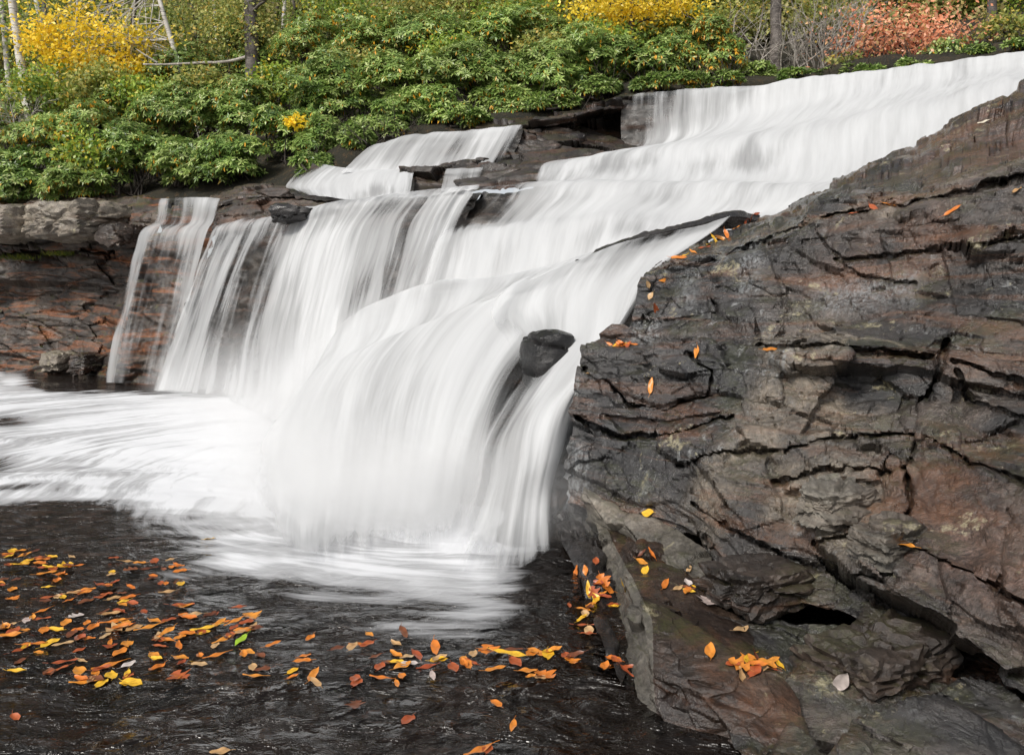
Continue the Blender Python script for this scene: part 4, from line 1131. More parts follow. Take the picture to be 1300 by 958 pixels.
def shrub_stems(base, lc, rng, rad=.03, mat=None):
    A = Acc()
    for q in lc:
        b = np.array(base) + rng.normal(size=3) * np.array([.18, .12, 0])
        mid = (b + q) / 2 + rng.normal(size=3) * .15
        t = np.linspace(0, 1, 7)[:, None]
        pts = (1 - t) ** 2 * b + 2 * t * (1 - t) * mid + t * t * q
        A.add(*tube_np(pts, np.linspace(rad, rad * .3, 7), 5))
        for _ in range(3):
            s = pts[rng.integers(3, 6)]
            e = s + rng.normal(size=3) * .3 + np.array([0, 0, .1])
            A.add(*tube_np(np.linspace(s, e, 4), np.linspace(rad * .35, rad * .1, 4), 4))
    return A


def rhododendron(px, py, Y, rx, ry, label, n=420, leaf=(.12, .18), mat='rhodo', tmax=.97, seed=0, nl=15, group='rhododendron thickets on the far bank', cat='shrub', name='rhododendron_shrub', dz=.75, yellow=.03, tmin=0):
    rng = np.random.default_rng(1000 + seed)
    c = P(px, py, Y)
    r = np.array([rx / F * Y, max(rx, ry) / F * Y * dz, ry / F * Y])
    z0 = max(min(ground_z(c[0], c[1]), c[2] - r[2] * .6), c[2] - r[2] * 1.3)
    root = empty(name, (c[0], c[1], z0), label, cat, group)
    p, d, lc = lobes_points(c, r, nl, n, rng)
    ax = unit(d * .75 + np.array([0, -.15, .75]) + rng.normal(size=d.shape) * .18)
    C = []; D = []; U = []; T = []
    K = 8
    base_t = rng.uniform(tmin, .75, len(p))
    a1 = unit(np.cross(ax, np.array([.3, .5, .2]))); a2 = np.cross(ax, a1)
    for j in range(K):
        th = 2 * np.pi * j / K + rng.uniform(-.3, .3, len(p))
        droop = rng.uniform(-.35, .35, len(p))
        dr = unit(a1 * np.cos(th)[:, None] + a2 * np.sin(th)[:, None] + ax * droop[:, None])
        C.append(p + dr * .012); D.append(dr); U.append(ax)
        t = np.clip(base_t + rng.uniform(-.16, .2, len(p)), 0, .93)
        y = rng.uniform(size=len(p)) < yellow
        t = np.where(y, rng.uniform(.955, 1, len(p)), t)
        dr[y] = unit(dr[y] * .5 + np.array([0, -.1, -.9]))
        T.append(t)
    C = np.concatenate(C); D = np.concatenate(D); U = np.concatenate(U); T = np.concatenate(T)
    L = rng.uniform(leaf[0], leaf[1], len(C)); Wd = L * rng.uniform(.27, .36, len(C))
    V, Fc = leaves_np(C, D, U, L, Wd)
    mesh_np('foliage', V, Fc, M[mat], root, attrs={'tint': np.repeat(T, 4)}, smooth=False)
    shrub_stems((c[0], c[1], z0), lc, rng, .03).build('stem', M['darkbark'], root)
    return root


def leafy_cloud(c, r, n, rng, size, nl=8, hem=-.6, spread=.35):
    p, d, lc = lobes_points(c, r, nl, n, rng, hem)
    p = p + rng.normal(size=p.shape) * np.array(r) * spread * .35
    D = unit(rng.normal(size=p.shape) + np.array([0, -.2, -.25])); U = unit(d + np.array([0, -.4, .6]) + rng.normal(size=p.shape) * .4)
    L = rng.uniform(size * .6, size * 1.2, len(p))
    V, Fc = leaves_np(p, D, U, L, L * .6, .05)
    return V, Fc, np.repeat(rng.uniform(0, 1, len(p)), 4), lc


def leaf_bush(name, px, py, Y, rx, ry, mat, label, cat, n=2500, size=.1, seed=0, group=None, nl=9, spread=.35, dz=.7, stem='darkbark', srad=.025):
    rng = np.random.default_rng(3000 + seed)
    c = P(px, py, Y); r = np.array([rx / F * Y, max(rx, ry) / F * Y * dz, ry / F * Y])
    z0 = min(ground_z(c[0], c[1]), c[2] - r[2] * .5)
    root = empty(name, (c[0], c[1], z0), label, cat, group)
    V, Fc, T, lc = leafy_cloud(c, r, n, rng, size, nl, spread=spread)
    mesh_np('foliage', V, Fc, M[mat], root, attrs={'tint': T}, smooth=False)
    shrub_stems((c[0], c[1], z0), lc, rng, srad).build('stem', M[stem], root)
    return root


def branch(A, rng, p, d, L, r, depth, up=.1, wig=.25, k=4, tips=None):
    n = 6
    pts = [p]
    dd = d
    for i in range(n):
        dd = unit(dd + rng.normal(size=3) * wig + np.array([0, 0, up]))
        pts.append(pts[-1] + dd * L / n)
    pts = np.array(pts)
    A.add(*tube_np(pts, np.linspace(r, r * .45, n + 1), k))
    if tips is not None and depth <= 1: tips.append(pts[-1])
    if depth > 0:
        for _ in range(rng.integers(3, 6)):
            i = rng.integers(2, n + 1)
            nd = unit(dd + rng.normal(size=3) * .75)
            branch(A, rng, pts[i], nd, L * rng.uniform(.45, .7), r * .45, depth - 1, up, wig, 3, tips)


def bare_shrub(px, py, Y, h, label, seed, n=9, group='bare grey shrubs on the far bank', mat='twig', spread=.55, depth=2, r=.022, name='bare_shrub', cat='shrub'):
    rng = np.random.default_rng(5000 + seed)
    c = P(px, py, Y); z = ground_z(c[0], c[1])
    z = min(z, c[2])
    A = Acc()
    for i in range(n):
        d = unit(np.array([rng.normal() * spread, rng.normal() * spread * .6 - .15, 1.]))
        branch(A, rng, np.array([c[0] + rng.normal() * .3, c[1] + rng.normal() * .2, z]), d, h * rng.uniform(.6, 1.), r, depth, .05, .2)
    o = A.build(name, M[mat], origin=np.array([c[0], c[1], z]))
    return tag(o, label, cat, group)


def tree(name, base_px, base_py, top_px, top_py, Y, w_px, bark, leafmat, label, seed, crown=None, cat='tree', group='trees standing on the far hillside', nleaf=1800, size=.12, limbs=5, bend=.1, droop=0):
    """trunk between two picture points at distance Y, continued above; crown = (px,py,rx,ry)"""
    rng = np.random.default_rng(7000 + seed)
    a = P(base_px, base_py, Y); b = P(top_px, top_py, Y)
    g = ground_z(a[0], a[1])
    d = (b - a) / max(1e-6, (b - a)[2])
    a0 = a + d * (min(g, a[2]) - .2 - a[2])
    n = 14
    t = np.linspace(0, 1, n)[:, None]
    pts = a0 + (b + d * 1.5 - a0) * t
    pts[1:-1] += np.cumsum(rng.normal(size=(n - 2, 3)), 0) * np.array([bend, bend, 0]) * .12
    r0 = w_px / F * Y / 2
    root = empty(name, tuple(a0), label, cat, group)
    A = Acc(); A.add(*tube_np(pts, np.linspace(r0 * 1.25, r0 * .75, n), 12, seed, .25))
    tips = []
    for i in range(limbs):
        j = rng.integers(4, n)
        dd = unit(np.array([rng.choice([-1, 1]) * rng.uniform(.5, 1), rng.normal() * .5 - .2, rng.uniform(.1, .8)]))
        branch(A, rng, pts[j], dd, rng.uniform(.9, 1.8), r0 * .32, 2, .05 - droop, .18, 5, tips)
    A.build('trunk', M[bark], root)
    if crown:
        V0 = []; F0 = []; T0 = []; m = 0
        for (px, py, rx, ry) in crown:
            c = P(px, py, Y); r = np.array([rx, max(rx, ry) * .7, ry]) / F * Y
            V, Fc, T, lc = leafy_cloud(c, r, nleaf // len(crown), rng, size, 12, -.9, 1.1)
            B = Acc()
            for q in lc:
                s = pts[rng.integers(5, n)]
                mid = (s + q) / 2 + np.array([0, 0, .25])
                tt = np.linspace(0, 1, 7)[:, None]
                B.add(*tube_np((1 - tt) ** 2 * s + 2 * tt * (1 - tt) * mid + tt * tt * q, np.linspace(.018, .006, 7), 5))
            B.build('limb', M[bark], root)
            V0.append(V); F0.append(Fc + m); T0.append(T); m += len(V)
        mesh_np('crown', np.concatenate(V0), np.concatenate(F0), M[leafmat], root, attrs={'tint': np.concatenate(T0)}, smooth=False)
    return root


# front row of rhododendrons along the bank
RH = [
    (-30, 235, 22.0, 60, 45, 'green rhododendron cut by the left photo edge above the grey block', 380, .02, 0),
    (25, 225, 21.6, 50, 36, 'low dark green rhododendron above the grey sloping block', 380, .02, 0),
    (92, 236, 20.9, 58, 26, 'bright green rhododendron fringe hanging over the pale tan slab', 420, .05, .25),
    (85, 180, 22.2, 62, 48, 'green rhododendron speckled with yellow leaves below the birch', 520, .12, .15),
    (168, 205, 21.2, 58, 44, 'dark rhododendron above the thin strands of water', 480, .03, 0),
    (150, 140, 23.4, 60, 45, 'yellow green rhododendron below the yellow maple', 480, .12, .25),
    (235, 205, 20.6, 50, 36, 'light green rhododendron above the upper end of the thin strands', 420, .03, .2),
    (228, 150, 22.0, 58, 44, 'rhododendron with bare grey twigs beneath the fallen branch', 420, .05, .1),
    (300, 205, 20.0, 52, 40, 'rounded rhododendron just above the flat layered ledge', 460, .02, .1),
    (300, 140, 21.8, 54, 44, 'pale leaved rhododendron at the foot of the thick grey trunk', 460, .04, .25),
    (368, 165, 20.6, 40, 40, 'dark rhododendron with one bright yellow spray beside it', 360, .05, .0),
    (410, 185, 19.8, 40, 32, 'green rhododendron at the edge of the shadowed bank hollow', 380, .03, .15),
    (425, 120, 21.4, 62, 50, 'tall rhododendron behind the yellow spray', 560, .03, .15),
    (475, 160, 19.9, 45, 32, 'low rhododendron drooping over the brown roots', 400, .03, .15),
    (520, 110, 20.8, 58, 46, 'wide rhododendron with pale shiny leaves above the shelf fall', 600, .03, .3),
    (555, 145, 20.2, 50, 28, 'rhododendron skirt hanging over the black hollow', 420, .04, .2),
    (610, 100, 20.8, 60, 44, 'thick rhododendron in the middle of the far bank', 600, .03, .25),
    (640, 135, 20.4, 46, 24, 'low rhododendron fringe with yellow hanging leaves above the undercut ledge', 380, .07, .2),
    (690, 95, 21.0, 56, 44, 'grey green rhododendron above the dark undercut ledge', 560, .03, .25),
    (745, 80, 21.4, 52, 42, 'rhododendron sloping down to the top of the brown slab', 520, .03, .15),
    (800, 80, 21.6, 48, 38, 'dark rhododendron above the corner of the high cascade', 480, .04, .1),
    (850, 75, 21.4, 46, 40, 'rhododendron beside the orange tipped one above the high cascade', 460, .05, .15),
    (905, 66, 21.2, 40, 44, 'rhododendron full of orange drooping leaves above the high cascade', 480, .22, .25),
    (700, 130, 19.9, 40, 14, 'fringe of drooping leaves over the brown slab above the undercut ledge', 260, .05, .1),
    (762, 112, 20.2, 36, 13, 'fringe of leaves just left of the high cascade corner', 240, .05, .05),
    (828, 106, 20.3, 36, 11, 'leaf fringe directly over the first strands of the high cascade', 220, .05, .1),
    (890, 103, 20.2, 34, 11, 'leaf fringe below the orange tipped rhododendron', 220, .1, .1),
    (395, 212, 18.9, 30, 15, 'low leaves beside the white glide under the bank', 240, .02, .1),
    (452, 178, 19.2, 34, 14, 'leaf skirt at the left end of the shadowed hollow', 260, .03, .1),
    (590, 150, 19.5, 40, 11, 'thin leaf skirt above the white shelf fall', 240, .06, .1),
    (960, 92, 21.2, 26, 14, 'small bright green shrub at the crest of the high cascade', 200, .02, .35),
]
for i, (px, py, Y, rx, ry, lab, n, ye, tm) in enumerate(RH):
    rhododendron(px, py, Y, rx, ry, lab, n=int(n * 2.2), seed=i, yellow=ye, tmin=tm)
R2 = [
    (560, 50, 23.5, 62, 46, 'rhododendron on the slope behind the wide shiny one', 480, .05, .1),
    (480, 55, 24.0, 60, 46, 'yellowish rhododendron on the upper slope beside the pale trunk tip', 480, .10, .2),
    (650, 45, 23.8, 60, 46, 'rhododendron on the upper slope behind the grey green one', 480, .05, .2),
    (720, 55, 24.2, 56, 30, 'rhododendron at the top of the slope near the yellow tree', 440, .06, .2),
    (395, 60, 24.2, 56, 46, 'speckled rhododendron right of the thick grey trunk', 440, .12, .2),
    (800, 58, 24.6, 52, 24, 'dark rhododendron under the yellow tree', 400, .08, .0),
    (870, 45, 24.4, 46, 30, 'rhododendron on the slope behind the orange tipped one', 400, .10, .2),
    (20, 140, 25.5, 60, 50, 'loose green rhododendron around the foot of the birch', 420, .08, .1),
    (230, 90, 25.0, 56, 44, 'rhododendron behind the long fallen branch', 400, .06, .1),
    (320, 75, 25.0, 40, 44, 'rhododendron behind the thick grey trunk', 340, .08, .2),
    (1010, 98, 20.6, 36, 10, 'low green sprigs at the foot of the bare grey shrubs', 160, .03, .1),
    (1065, 93, 20.2, 36, 9, 'low dark sprigs along the white crest under the orange bush', 160, .03, .0),
    (1105, 92, 19.6, 30, 8, 'strip of sprigs on the crest below the left half of the orange bush', 150, .03, .1),
    (1165, 84, 19.3, 30, 8, 'strip of sprigs on the crest below the right half of the orange bush', 150, .03, .1),
    (1300, 60, 18.6, 34, 9, 'strip of sprigs on the crest at the right photo edge', 150, .03, .1),
    (925, 101, 20.2, 26, 8, 'tiny sprigs on the crest between the leaf fringe and the small bright shrub', 120, .05, .1),
    (1240, 68, 19.6, 36, 10, 'low dark sprigs along the white crest near the upper right corner', 160, .03, .0),
]
for i, (px, py, Y, rx, ry, lab, n, ye, tm) in enumerate(R2):
    rhododendron(px, py, Y, rx, ry, lab, n=int(n * 2.), seed=60 + i, yellow=ye, tmin=tm, leaf=(.12, .18))

for i_, (px, py, Y, rx, ry, mt_, lab, n_) in enumerate([
    (60, 120, 24.0, 52, 34, 'lime', 'loose lime green shrub between the birch and the yellow crown', 2200),
    (140, 110, 23.0, 46, 28, 'olive', 'olive shrub with yellow flecks right under the yellow crown', 2000),
    (195, 120, 22.6, 42, 26, 'lime', 'lime green shrub at the left end of the fallen branch', 1900),
    (265, 112, 22.2, 42, 22, 'olive', 'olive shrub just below the middle of the fallen branch', 1700),
    (120, 190, 20.9, 36, 26, 'lime', 'yellow green shrub between two dark rhododendrons above the pale slab', 1500),
    (352, 110, 22.2, 36, 30, 'lime', 'lime shrub right beside the thick grey trunk', 1600),
    (455, 95, 22.6, 44, 26, 'olive', 'olive shrub among the rhododendrons at the middle of the bank', 1700),
    (575, 70, 22.4, 44, 24, 'lime', 'lime shrub peeping over the thick rhododendron', 1600),
    (690, 62, 22.6, 40, 22, 'olive', 'olive shrub behind the grey green rhododendron', 1500),
    (765, 48, 22.8, 44, 20, 'lime', 'yellowish shrub below the golden yellow tree', 1600),
    (925, 30, 23.4, 44, 28, 'olive', 'olive brown shrub between the orange tipped rhododendron and the grey trunk', 1700),
    (1045, 26, 24.2, 54, 30, 'olive', 'pale olive shrub behind the bare grey shrubs', 1700),
    (300, 40, 24.8, 60, 40, 'olive', 'pale olive shrub around the top of the thick grey trunk', 2400),
    (420, 20, 25.2, 66, 34, 'lime', 'lime yellow shrub at the top of the picture right of the thick grey trunk', 2200),
    (540, 14, 25.2, 66, 30, 'olive', 'olive shrub at the top of the picture around the pale thin trunk', 2200),
    (20, 40, 27.5, 80, 50, 'lime', 'tall yellow green thicket behind the birch', 2200),
    (250, 20, 27.5, 80, 46, 'olive', 'tall pale thicket behind the fallen branch', 2400),
    (130, 70, 26.5, 80, 40, 'lime', 'tall lime thicket behind the yellow crown', 2200),
    (930, 10, 27.0, 70, 36, 'olive', 'tall olive thicket at the top of the picture left of the grey trunk', 1900),
    (1030, 0, 27.5, 80, 40, 'olive', 'tall olive brown thicket behind the bare grey shrubs', 2200),
    (1140, 0, 27.5, 80, 40, 'olive', 'tall olive thicket behind the orange bush', 2200),
    (1270, 0, 27.0, 80, 40, 'lime', 'tall yellow green thicket in the upper right corner', 2200),
    (660, 10, 25.2, 60, 28, 'lime', 'lime shrub at the top of the picture left of the golden yellow tree', 2000),
]):
    leaf_bush('leafy_shrub', px, py, Y, rx, ry, mt_, lab, 'shrub', n_, .13, 50 + i_, 'mixed shrubs on the far bank', nl=11, spread=.7)
leaf_bush('yellow_sapling', 380, 158, 20.0, 18, 14, 'yellow', 'small bright yellow spray of leaves in the dark rhododendrons', 'sapling', 120, .16, 1, nl=4)
leaf_bush('orange_shrub', 1150, 48, 21.5, 82, 40, 'orange', 'pink orange autumn bush above the white crest of the cascade', 'shrub', 3400, .13, 2, nl=18, spread=1.2)
leaf_bush('green_shrub', 1120, 84, 20.8, 70, 16, 'olive', 'low olive green growth under the orange bush', 'shrub', 1500, .12, 3, nl=10)
leaf_bush('green_shrub', 1205, 70, 20.2, 45, 18, 'rhodo', 'small dark green shrub at the right foot of the orange bush', 'shrub', 900, .12, 4, nl=6)
leaf_bush('green_shrub', 1290, 42, 20.8, 60, 28, 'olive', 'olive green shrub on the crest at the right photo edge', 'shrub', 1600, .12, 5, nl=8)

tree('birch_tree', 33, 128, 10, -20, 25, 11, 'birch', 'olive', 'slender white birch trunk leaning at the far left edge', 1, limbs=4)
tree('birch_tree', 66, 100, 40, -30, 30, 6, 'birch', 'olive', 'thin pale trunk just beside the white birch', 2, limbs=3)
tree('birch_tree', 12, 120, -2, -20, 27, 7, 'birch', 'olive', 'pale crooked trunk cut by the left photo edge', 12, limbs=3)
tree('maple_tree', 232, 100, 196, -20, 24.5, 6, 'birch', 'yellow', 'pale slim tree carrying the bright yellow crown at upper left', 3, crown=[(100, 22, 60, 34), (150, 52, 60, 22), (100, 78, 46, 16), (60, 50, 30, 22), (175, 85, 34, 14)], nleaf=4200, size=.15, limbs=3)
tree('dark_trunk_tree', 165, 45, 175, -20, 25.5, 6, 'darkbark', 'yellow', 'thin dark trunk standing inside the yellow crown', 4, limbs=3)
tree('oak_tree', 322, 130, 316, -20, 24.5, 17, 'bark', 'olive', 'thick grey trunk rising out of the rhododendrons at upper left', 5, limbs=3, bend=.05)
tree('oak_tree', 512, 30, 506, -20, 28, 7, 'birch', 'olive', 'pale thin trunk tip showing above the middle of the bank', 6, limbs=1)
tree('maple_tree', 800, 60, 805, -25, 24, 7, 'darkbark', 'yellow', 'golden yellow tree at the top of the bank above the high cascade', 7, crown=[(770, 8, 60, 20), (840, 14, 55, 18)], nleaf=2600, size=.14, limbs=3)
tree('oak_tree', 985, 95, 984, -20, 22.5, 13, 'bark', 'olive', 'grey trunk beside the bare twiggy shrubs above the cascade', 8, limbs=6)
tree('oak_tree', 1258, 40, 1262, -20, 25, 10, 'bark', 'olive', 'dark grey trunk near the upper right corner', 9, limbs=4)
tree('maple_tree', 1232, 40, 1228, -20, 28, 6, 'darkbark', 'lime', 'small lime yellow tree behind the orange bush', 10, crown=[(1235, 14, 26, 22)], nleaf=700, size=.16, limbs=2)
tree('oak_tree', 358, 60, 362, -20, 28, 5, 'birch', 'olive', 'thin pale trunk behind the thick grey one', 11, limbs=2)

for i, (px, py, Y, h, lab, n) in enumerate([
    (1010, 92, 21.2, 1.7, 'dense bare grey shrub right of the grey trunk', 12),
    (1050, 88, 21.2, 1.8, 'bare twiggy shrub under the orange bush', 12),
    (950, 70, 22.6, 1.8, 'bare grey shrub between the orange tipped rhododendron and the grey trunk', 9),
    (1085, 60, 22.6, 1.8, 'tall bare shrub behind the left half of the orange bush', 10),
    (20, 170, 22.4, .9, 'pale bare twigs at the left photo edge under the birch', 7),
    (285, 140, 20.6, .7, 'small bare twigs among the rhododendrons below the thick grey trunk', 5),
    (110, 95, 25, 1.6, 'bare brush beneath the yellow crown', 8),
    (260, 60, 26, 2.0, 'grey bare brush left of the thick grey trunk', 10),
    (225, 60, 27, 2.2, 'grey bare brush behind the yellow crown', 10),
]):
    bare_shrub(px, py, Y, h, lab, i, n)
bare_shrub(500, 172, 19.4, .6, 'tangle of brown roots hanging below the rhododendrons at the hollow', 30, 16, None, 'darkbark', 1.0, 2, .012, 'root_tangle', 'roots')
bare_shrub(470, 184, 19.0, .6, 'brown dead twigs beside the root tangle above the white glide', 31, 12, None, 'darkbark', 1.0, 2, .012, 'root_tangle', 'roots')

# fallen branch
rng = np.random.default_rng(5)
A = Acc()
pts = np.stack([P(x, y, Yb) for x, y, Yb in [(182, 82, 22.6), (215, 82, 22.6), (255, 80, 22.4), (285, 79, 22.3), (312, 73, 22.2)]])
A.add(*tube_np(cub(np.arange(5.), pts, np.linspace(0, 4, 20)), np.linspace(.025, .05, 20), 7, 3, .3))
A.add(*tube_np(np.linspace(P(200, 80, 22.6), P(172, 62, 22.6), 6), np.linspace(.03, .012, 6), 5))
tag(A.build('fallen_branch', M['twig']), 'long pale fallen branch lying level across the bushes at upper left', 'branch')


# hillside wood beyond, one mass
def far_wood():
    rng = np.random.default_rng(9)
    A = Acc(); n = 760
    T = []
    for k in range(n):
        px = rng.uniform(-250, 1550); Y = 26.3 + 22 * rng.uniform() ** 1.4
        x = (px - CX) / F * Y
        g = ground_z(x, Y)
        h = rng.uniform(.2, 3.6)
        c = np.array([x, Y, g + h])
        r = np.array([rng.uniform(.9, 1.7), 1., rng.uniform(.7, 1.4)])
        V, Fc, t, lc = leafy_cloud(c, r, 460, rng, .22, 7, -.8, .5)
        b = rng.uniform(0, 1)
        A.add(V, Fc, np.clip(t * .35 + b * .65, 0, 1))
    o = A.build('undergrowth', M['far'], attr='tint', smooth=False)
    tag(o, 'hazy mass of olive and yellow woodland covering the hillside behind the bank', 'woodland', kind='stuff')


M['far'] = leaf_material('far_wood_leaf', [(0, (.05, .07, .018)), (.3, (.17, .22, .05)), (.55, (.38, .38, .12)), (.8, (.5, .42, .2)), (1, (.75, .52, .08))], .4, .6)
far_wood()


# twiggy trunks among the far wood
for i in range(16):
    r_ = np.random.default_rng(400 + i)
    px = [60, 95, 140, 250, 275, 345, 380, 440, 545, 600, 900, 930, 1030, 1110, 1180, 1285][i]
    tree('young_tree', px, 60, px + r_.uniform(-14, 14), -20, r_.uniform(29, 34), r_.uniform(3, 6), ['bark', 'birch', 'darkbark'][i % 3], 'olive',
         ['grey thin trunk in the hazy wood behind the bank', 'pale thin trunk in the hazy wood behind the bank', 'dark thin trunk in the hazy wood behind the bank'][i % 3], 40 + i, limbs=3, group='thin trunks in the hazy wood')

# grass tufts and moss on the left wall
def tuft(px, py, Y, n, h, label, seed, group='grass tufts on the left wall'):
    rng = np.random.default_rng(8000 + seed)
    c = P(px, py, Y)
    p = c + rng.normal(size=(n, 3)) * np.array([.22, .06, .02])
    D = unit(np.array([0, -.5, .9]) + rng.normal(size=(n, 3)) * np.array([.5, .3, .3])); U = unit(np.array([0, -1, .4]) + rng.normal(size=(n, 3)) * .3)
    L = rng.uniform(h * .5, h, n)
    V, Fc = leaves_np(p, D, U, L, np.full(n, .014), .1)
    tag(mesh_np('grass_tuft', V, Fc, M['grass'], attrs={'tint': np.repeat(rng.uniform(0, 1, n), 4)}, smooth=False, origin=c), label, 'grass', group)


tuft(25, 330, 20.6, 150, .22, 'yellow green grass tuft hanging under the grey block of the left wall', 1)
tuft(75, 324, 20.2, 160, .18, 'mossy grass strip under the long pale slab', 2)

# ------------------------------------------------------------------ fallen leaves
allV = []; allF = []; m = 0
for V, Fc in SOLIDS:
    if Fc.shape[1] == 3: Fc = np.concatenate([Fc, Fc[:, 2:3]], 1)
    allV.append(V); allF.append(Fc + m); m += len(V)
allV = np.concatenate(allV)
polys = [tuple(int(i) for i in (f if f[2] != f[3] else f[:3])) for f in np.concatenate(allF)]
SURF = BVHTree.FromPolygons([tuple(v) for v in allV], polys)


def hit(px, py):
    d = Vector(P(px, py, 1.) - np.array([0, 0, CAMH])).normalized()
    h = SURF.ray_cast(Vector((0, 0, CAMH)), d)
    return (h[0], h[1]) if h[0] is not None else (None, None)


def leaf_mesh(name, mat, L=.1, W=.042, curl=.25, cup=.2, seed=0, tip=1.0, lobed=False):
    n = 11; k = 7
    t = np.linspace(0, 1, n)
    w = np.sin(np.pi * np.clip(t, 0, 1) ** (.85 * tip)) ** .8 * W / 2 + .0008
    if lobed:
        w = w * (1 + .55 * np.sin(t * np.pi * 5.2))
        w = np.maximum(w, .002)
    s = np.linspace(-1, 1, k)
    X = (t - .5)[:, None] * L + 0 * s[None]
    Yc = w[:, None] * s[None] + (np.sin(t * 3 + seed) * .004)[:, None]
    Z = cup * np.abs(s[None]) ** 1.5 * w[:, None] + curl * L * ((t - .45) ** 2)[:, None] + .003 * np.sin(t * 11 + seed)[:, None] * s[None]
    V = np.stack([X, Yc, Z], 2).reshape(-1, 3)
    me = bpy.data.meshes.new(name)
    Fc = grid_faces(n, k)
    # petiole
    T, TF = tube_np(np.stack([[-.5 * L, 0, curl * L * .2], [-.62 * L, .002, curl * L * .3], [-.72 * L, .006, curl * L * .35]]), np.array([.0012, .001, .0009]), 4)
    TF = TF + len(V); V = np.concatenate([V, T])
    V[:, 2] -= V[:, 2].min()
    me.from_pydata([tuple(v) for v in V], [], [tuple(int(i) for i in f) for f in np.concatenate([Fc, TF])])
    for p in me.polygons: p.use_smooth = True
    me.materials.append(mat)
    return me


SHAPES = {'oval': dict(W=.052, L=.095, curl=.12), 'long narrow': dict(W=.034, L=.125, curl=.16), 'curled': dict(W=.045, L=.1, curl=.45, cup=.5), 'lobed': dict(W=.085, L=.1, curl=.15, cup=.2, lobed=True)}
LM = {}
leaf_no = {}


def drop_leaf(px, py, colr, shape='oval', scale=1., where='', group='fallen leaves on the wet rock', yaw=None, label=None, lift=.006, tiltamp=.1):
    p, nrm = hit(px, py)
    if p is None: return
    if nrm.z < 0 and nrm.dot(Vector((0, 0, CAMH)) - p) < 0: nrm = -nrm
    if nrm.dot(Vector((0, 0, CAMH)) - p) < 0: nrm = -nrm
    key = (colr, shape)
    if key not in LM:
        LM[key] = leaf_mesh('fallen_leaf', LEAFCOL[colr], seed=len(LM), **SHAPES[shape])
    o = bpy.data.objects.new('fallen_leaf', LM[key]); COL.objects.link(o)
    nn = (nrm + Vector((random.gauss(0, tiltamp), random.gauss(0, tiltamp), random.gauss(0, tiltamp)))).normalized()
    q = nn.to_track_quat('Z', 'Y').to_matrix().to_4x4()
    a = random.uniform(0, 6.283) if yaw is None else yaw
    o.matrix_world = Matrix.Translation(p + nrm * lift) @ q @ Matrix.Rotation(a, 4, 'Z') @ Matrix.Scale(scale, 4)
    tag(o, label or f'{colr} {shape} leaf {where}', 'leaf', group)


COLW = [('orange', .36), ('golden yellow', .12), ('rusty red', .22), ('dark brown', .12), ('tan', .14), ('pale pinkish grey', .04)]
SHW = [('oval', .5), ('long narrow', .27), ('curled', .15), ('lobed', .08)]


def pick(w):
    return random.choices([a for a, _ in w], [b for _, b in w])[0]


G1 = 'fallen leaves on the wet slab'
zones = [
    (0, 700, 60, 730, 17, 'in the drift by the left photo edge'), (60, 705, 110, 730, 12, 'in the small drift at the slab edge'),
    (140, 708, 230, 742, 20, 'in the drift below the foam edge'), (0, 735, 110, 800, 28, 'on the dark slab by the left photo edge'),
    (110, 742, 235, 800, 28, 'on the dark slab below the foam drift'), (200, 770, 330, 815, 26, 'around the green leaf on the slab'),
    (0, 795, 130, 868, 32, 'low on the slab in the lower left corner'), (120, 800, 240, 868, 26, 'low on the slab left of the green leaf'),
    (240, 810, 400, 868, 18, 'low on the slab below the green leaf'), (400, 795, 520, 868, 16, 'on the rippled slab lip near the middle'),
    (500, 830, 620, 868, 14, 'low on the slab lip at the middle'), (600, 825, 730, 868, 18, 'by the pool edge left of the tilted slab'),
    (0, 868, 700, 960, 9, 'along the bottom edge of the picture'),
]
for (x0, y0, x1, y1, n, where) in zones:
    cen = [(random.uniform(x0, x1), random.uniform(y0, y1)) for _ in range(max(2, n // 5))]
    for _ in range(n):
        if random.random() < .4:
            c_ = random.choice(cen); lx, ly = min(max(random.gauss(c_[0], 12), x0), x1), min(max(random.gauss(c_[1], 5), y0), y1)
        else:
            lx, ly = random.uniform(x0, x1), random.uniform(y0, y1)
        drop_leaf(lx, ly, pick(COLW), pick(SHW), random.uniform(.6, 1.05), where, G1, tiltamp=.035, lift=.003)
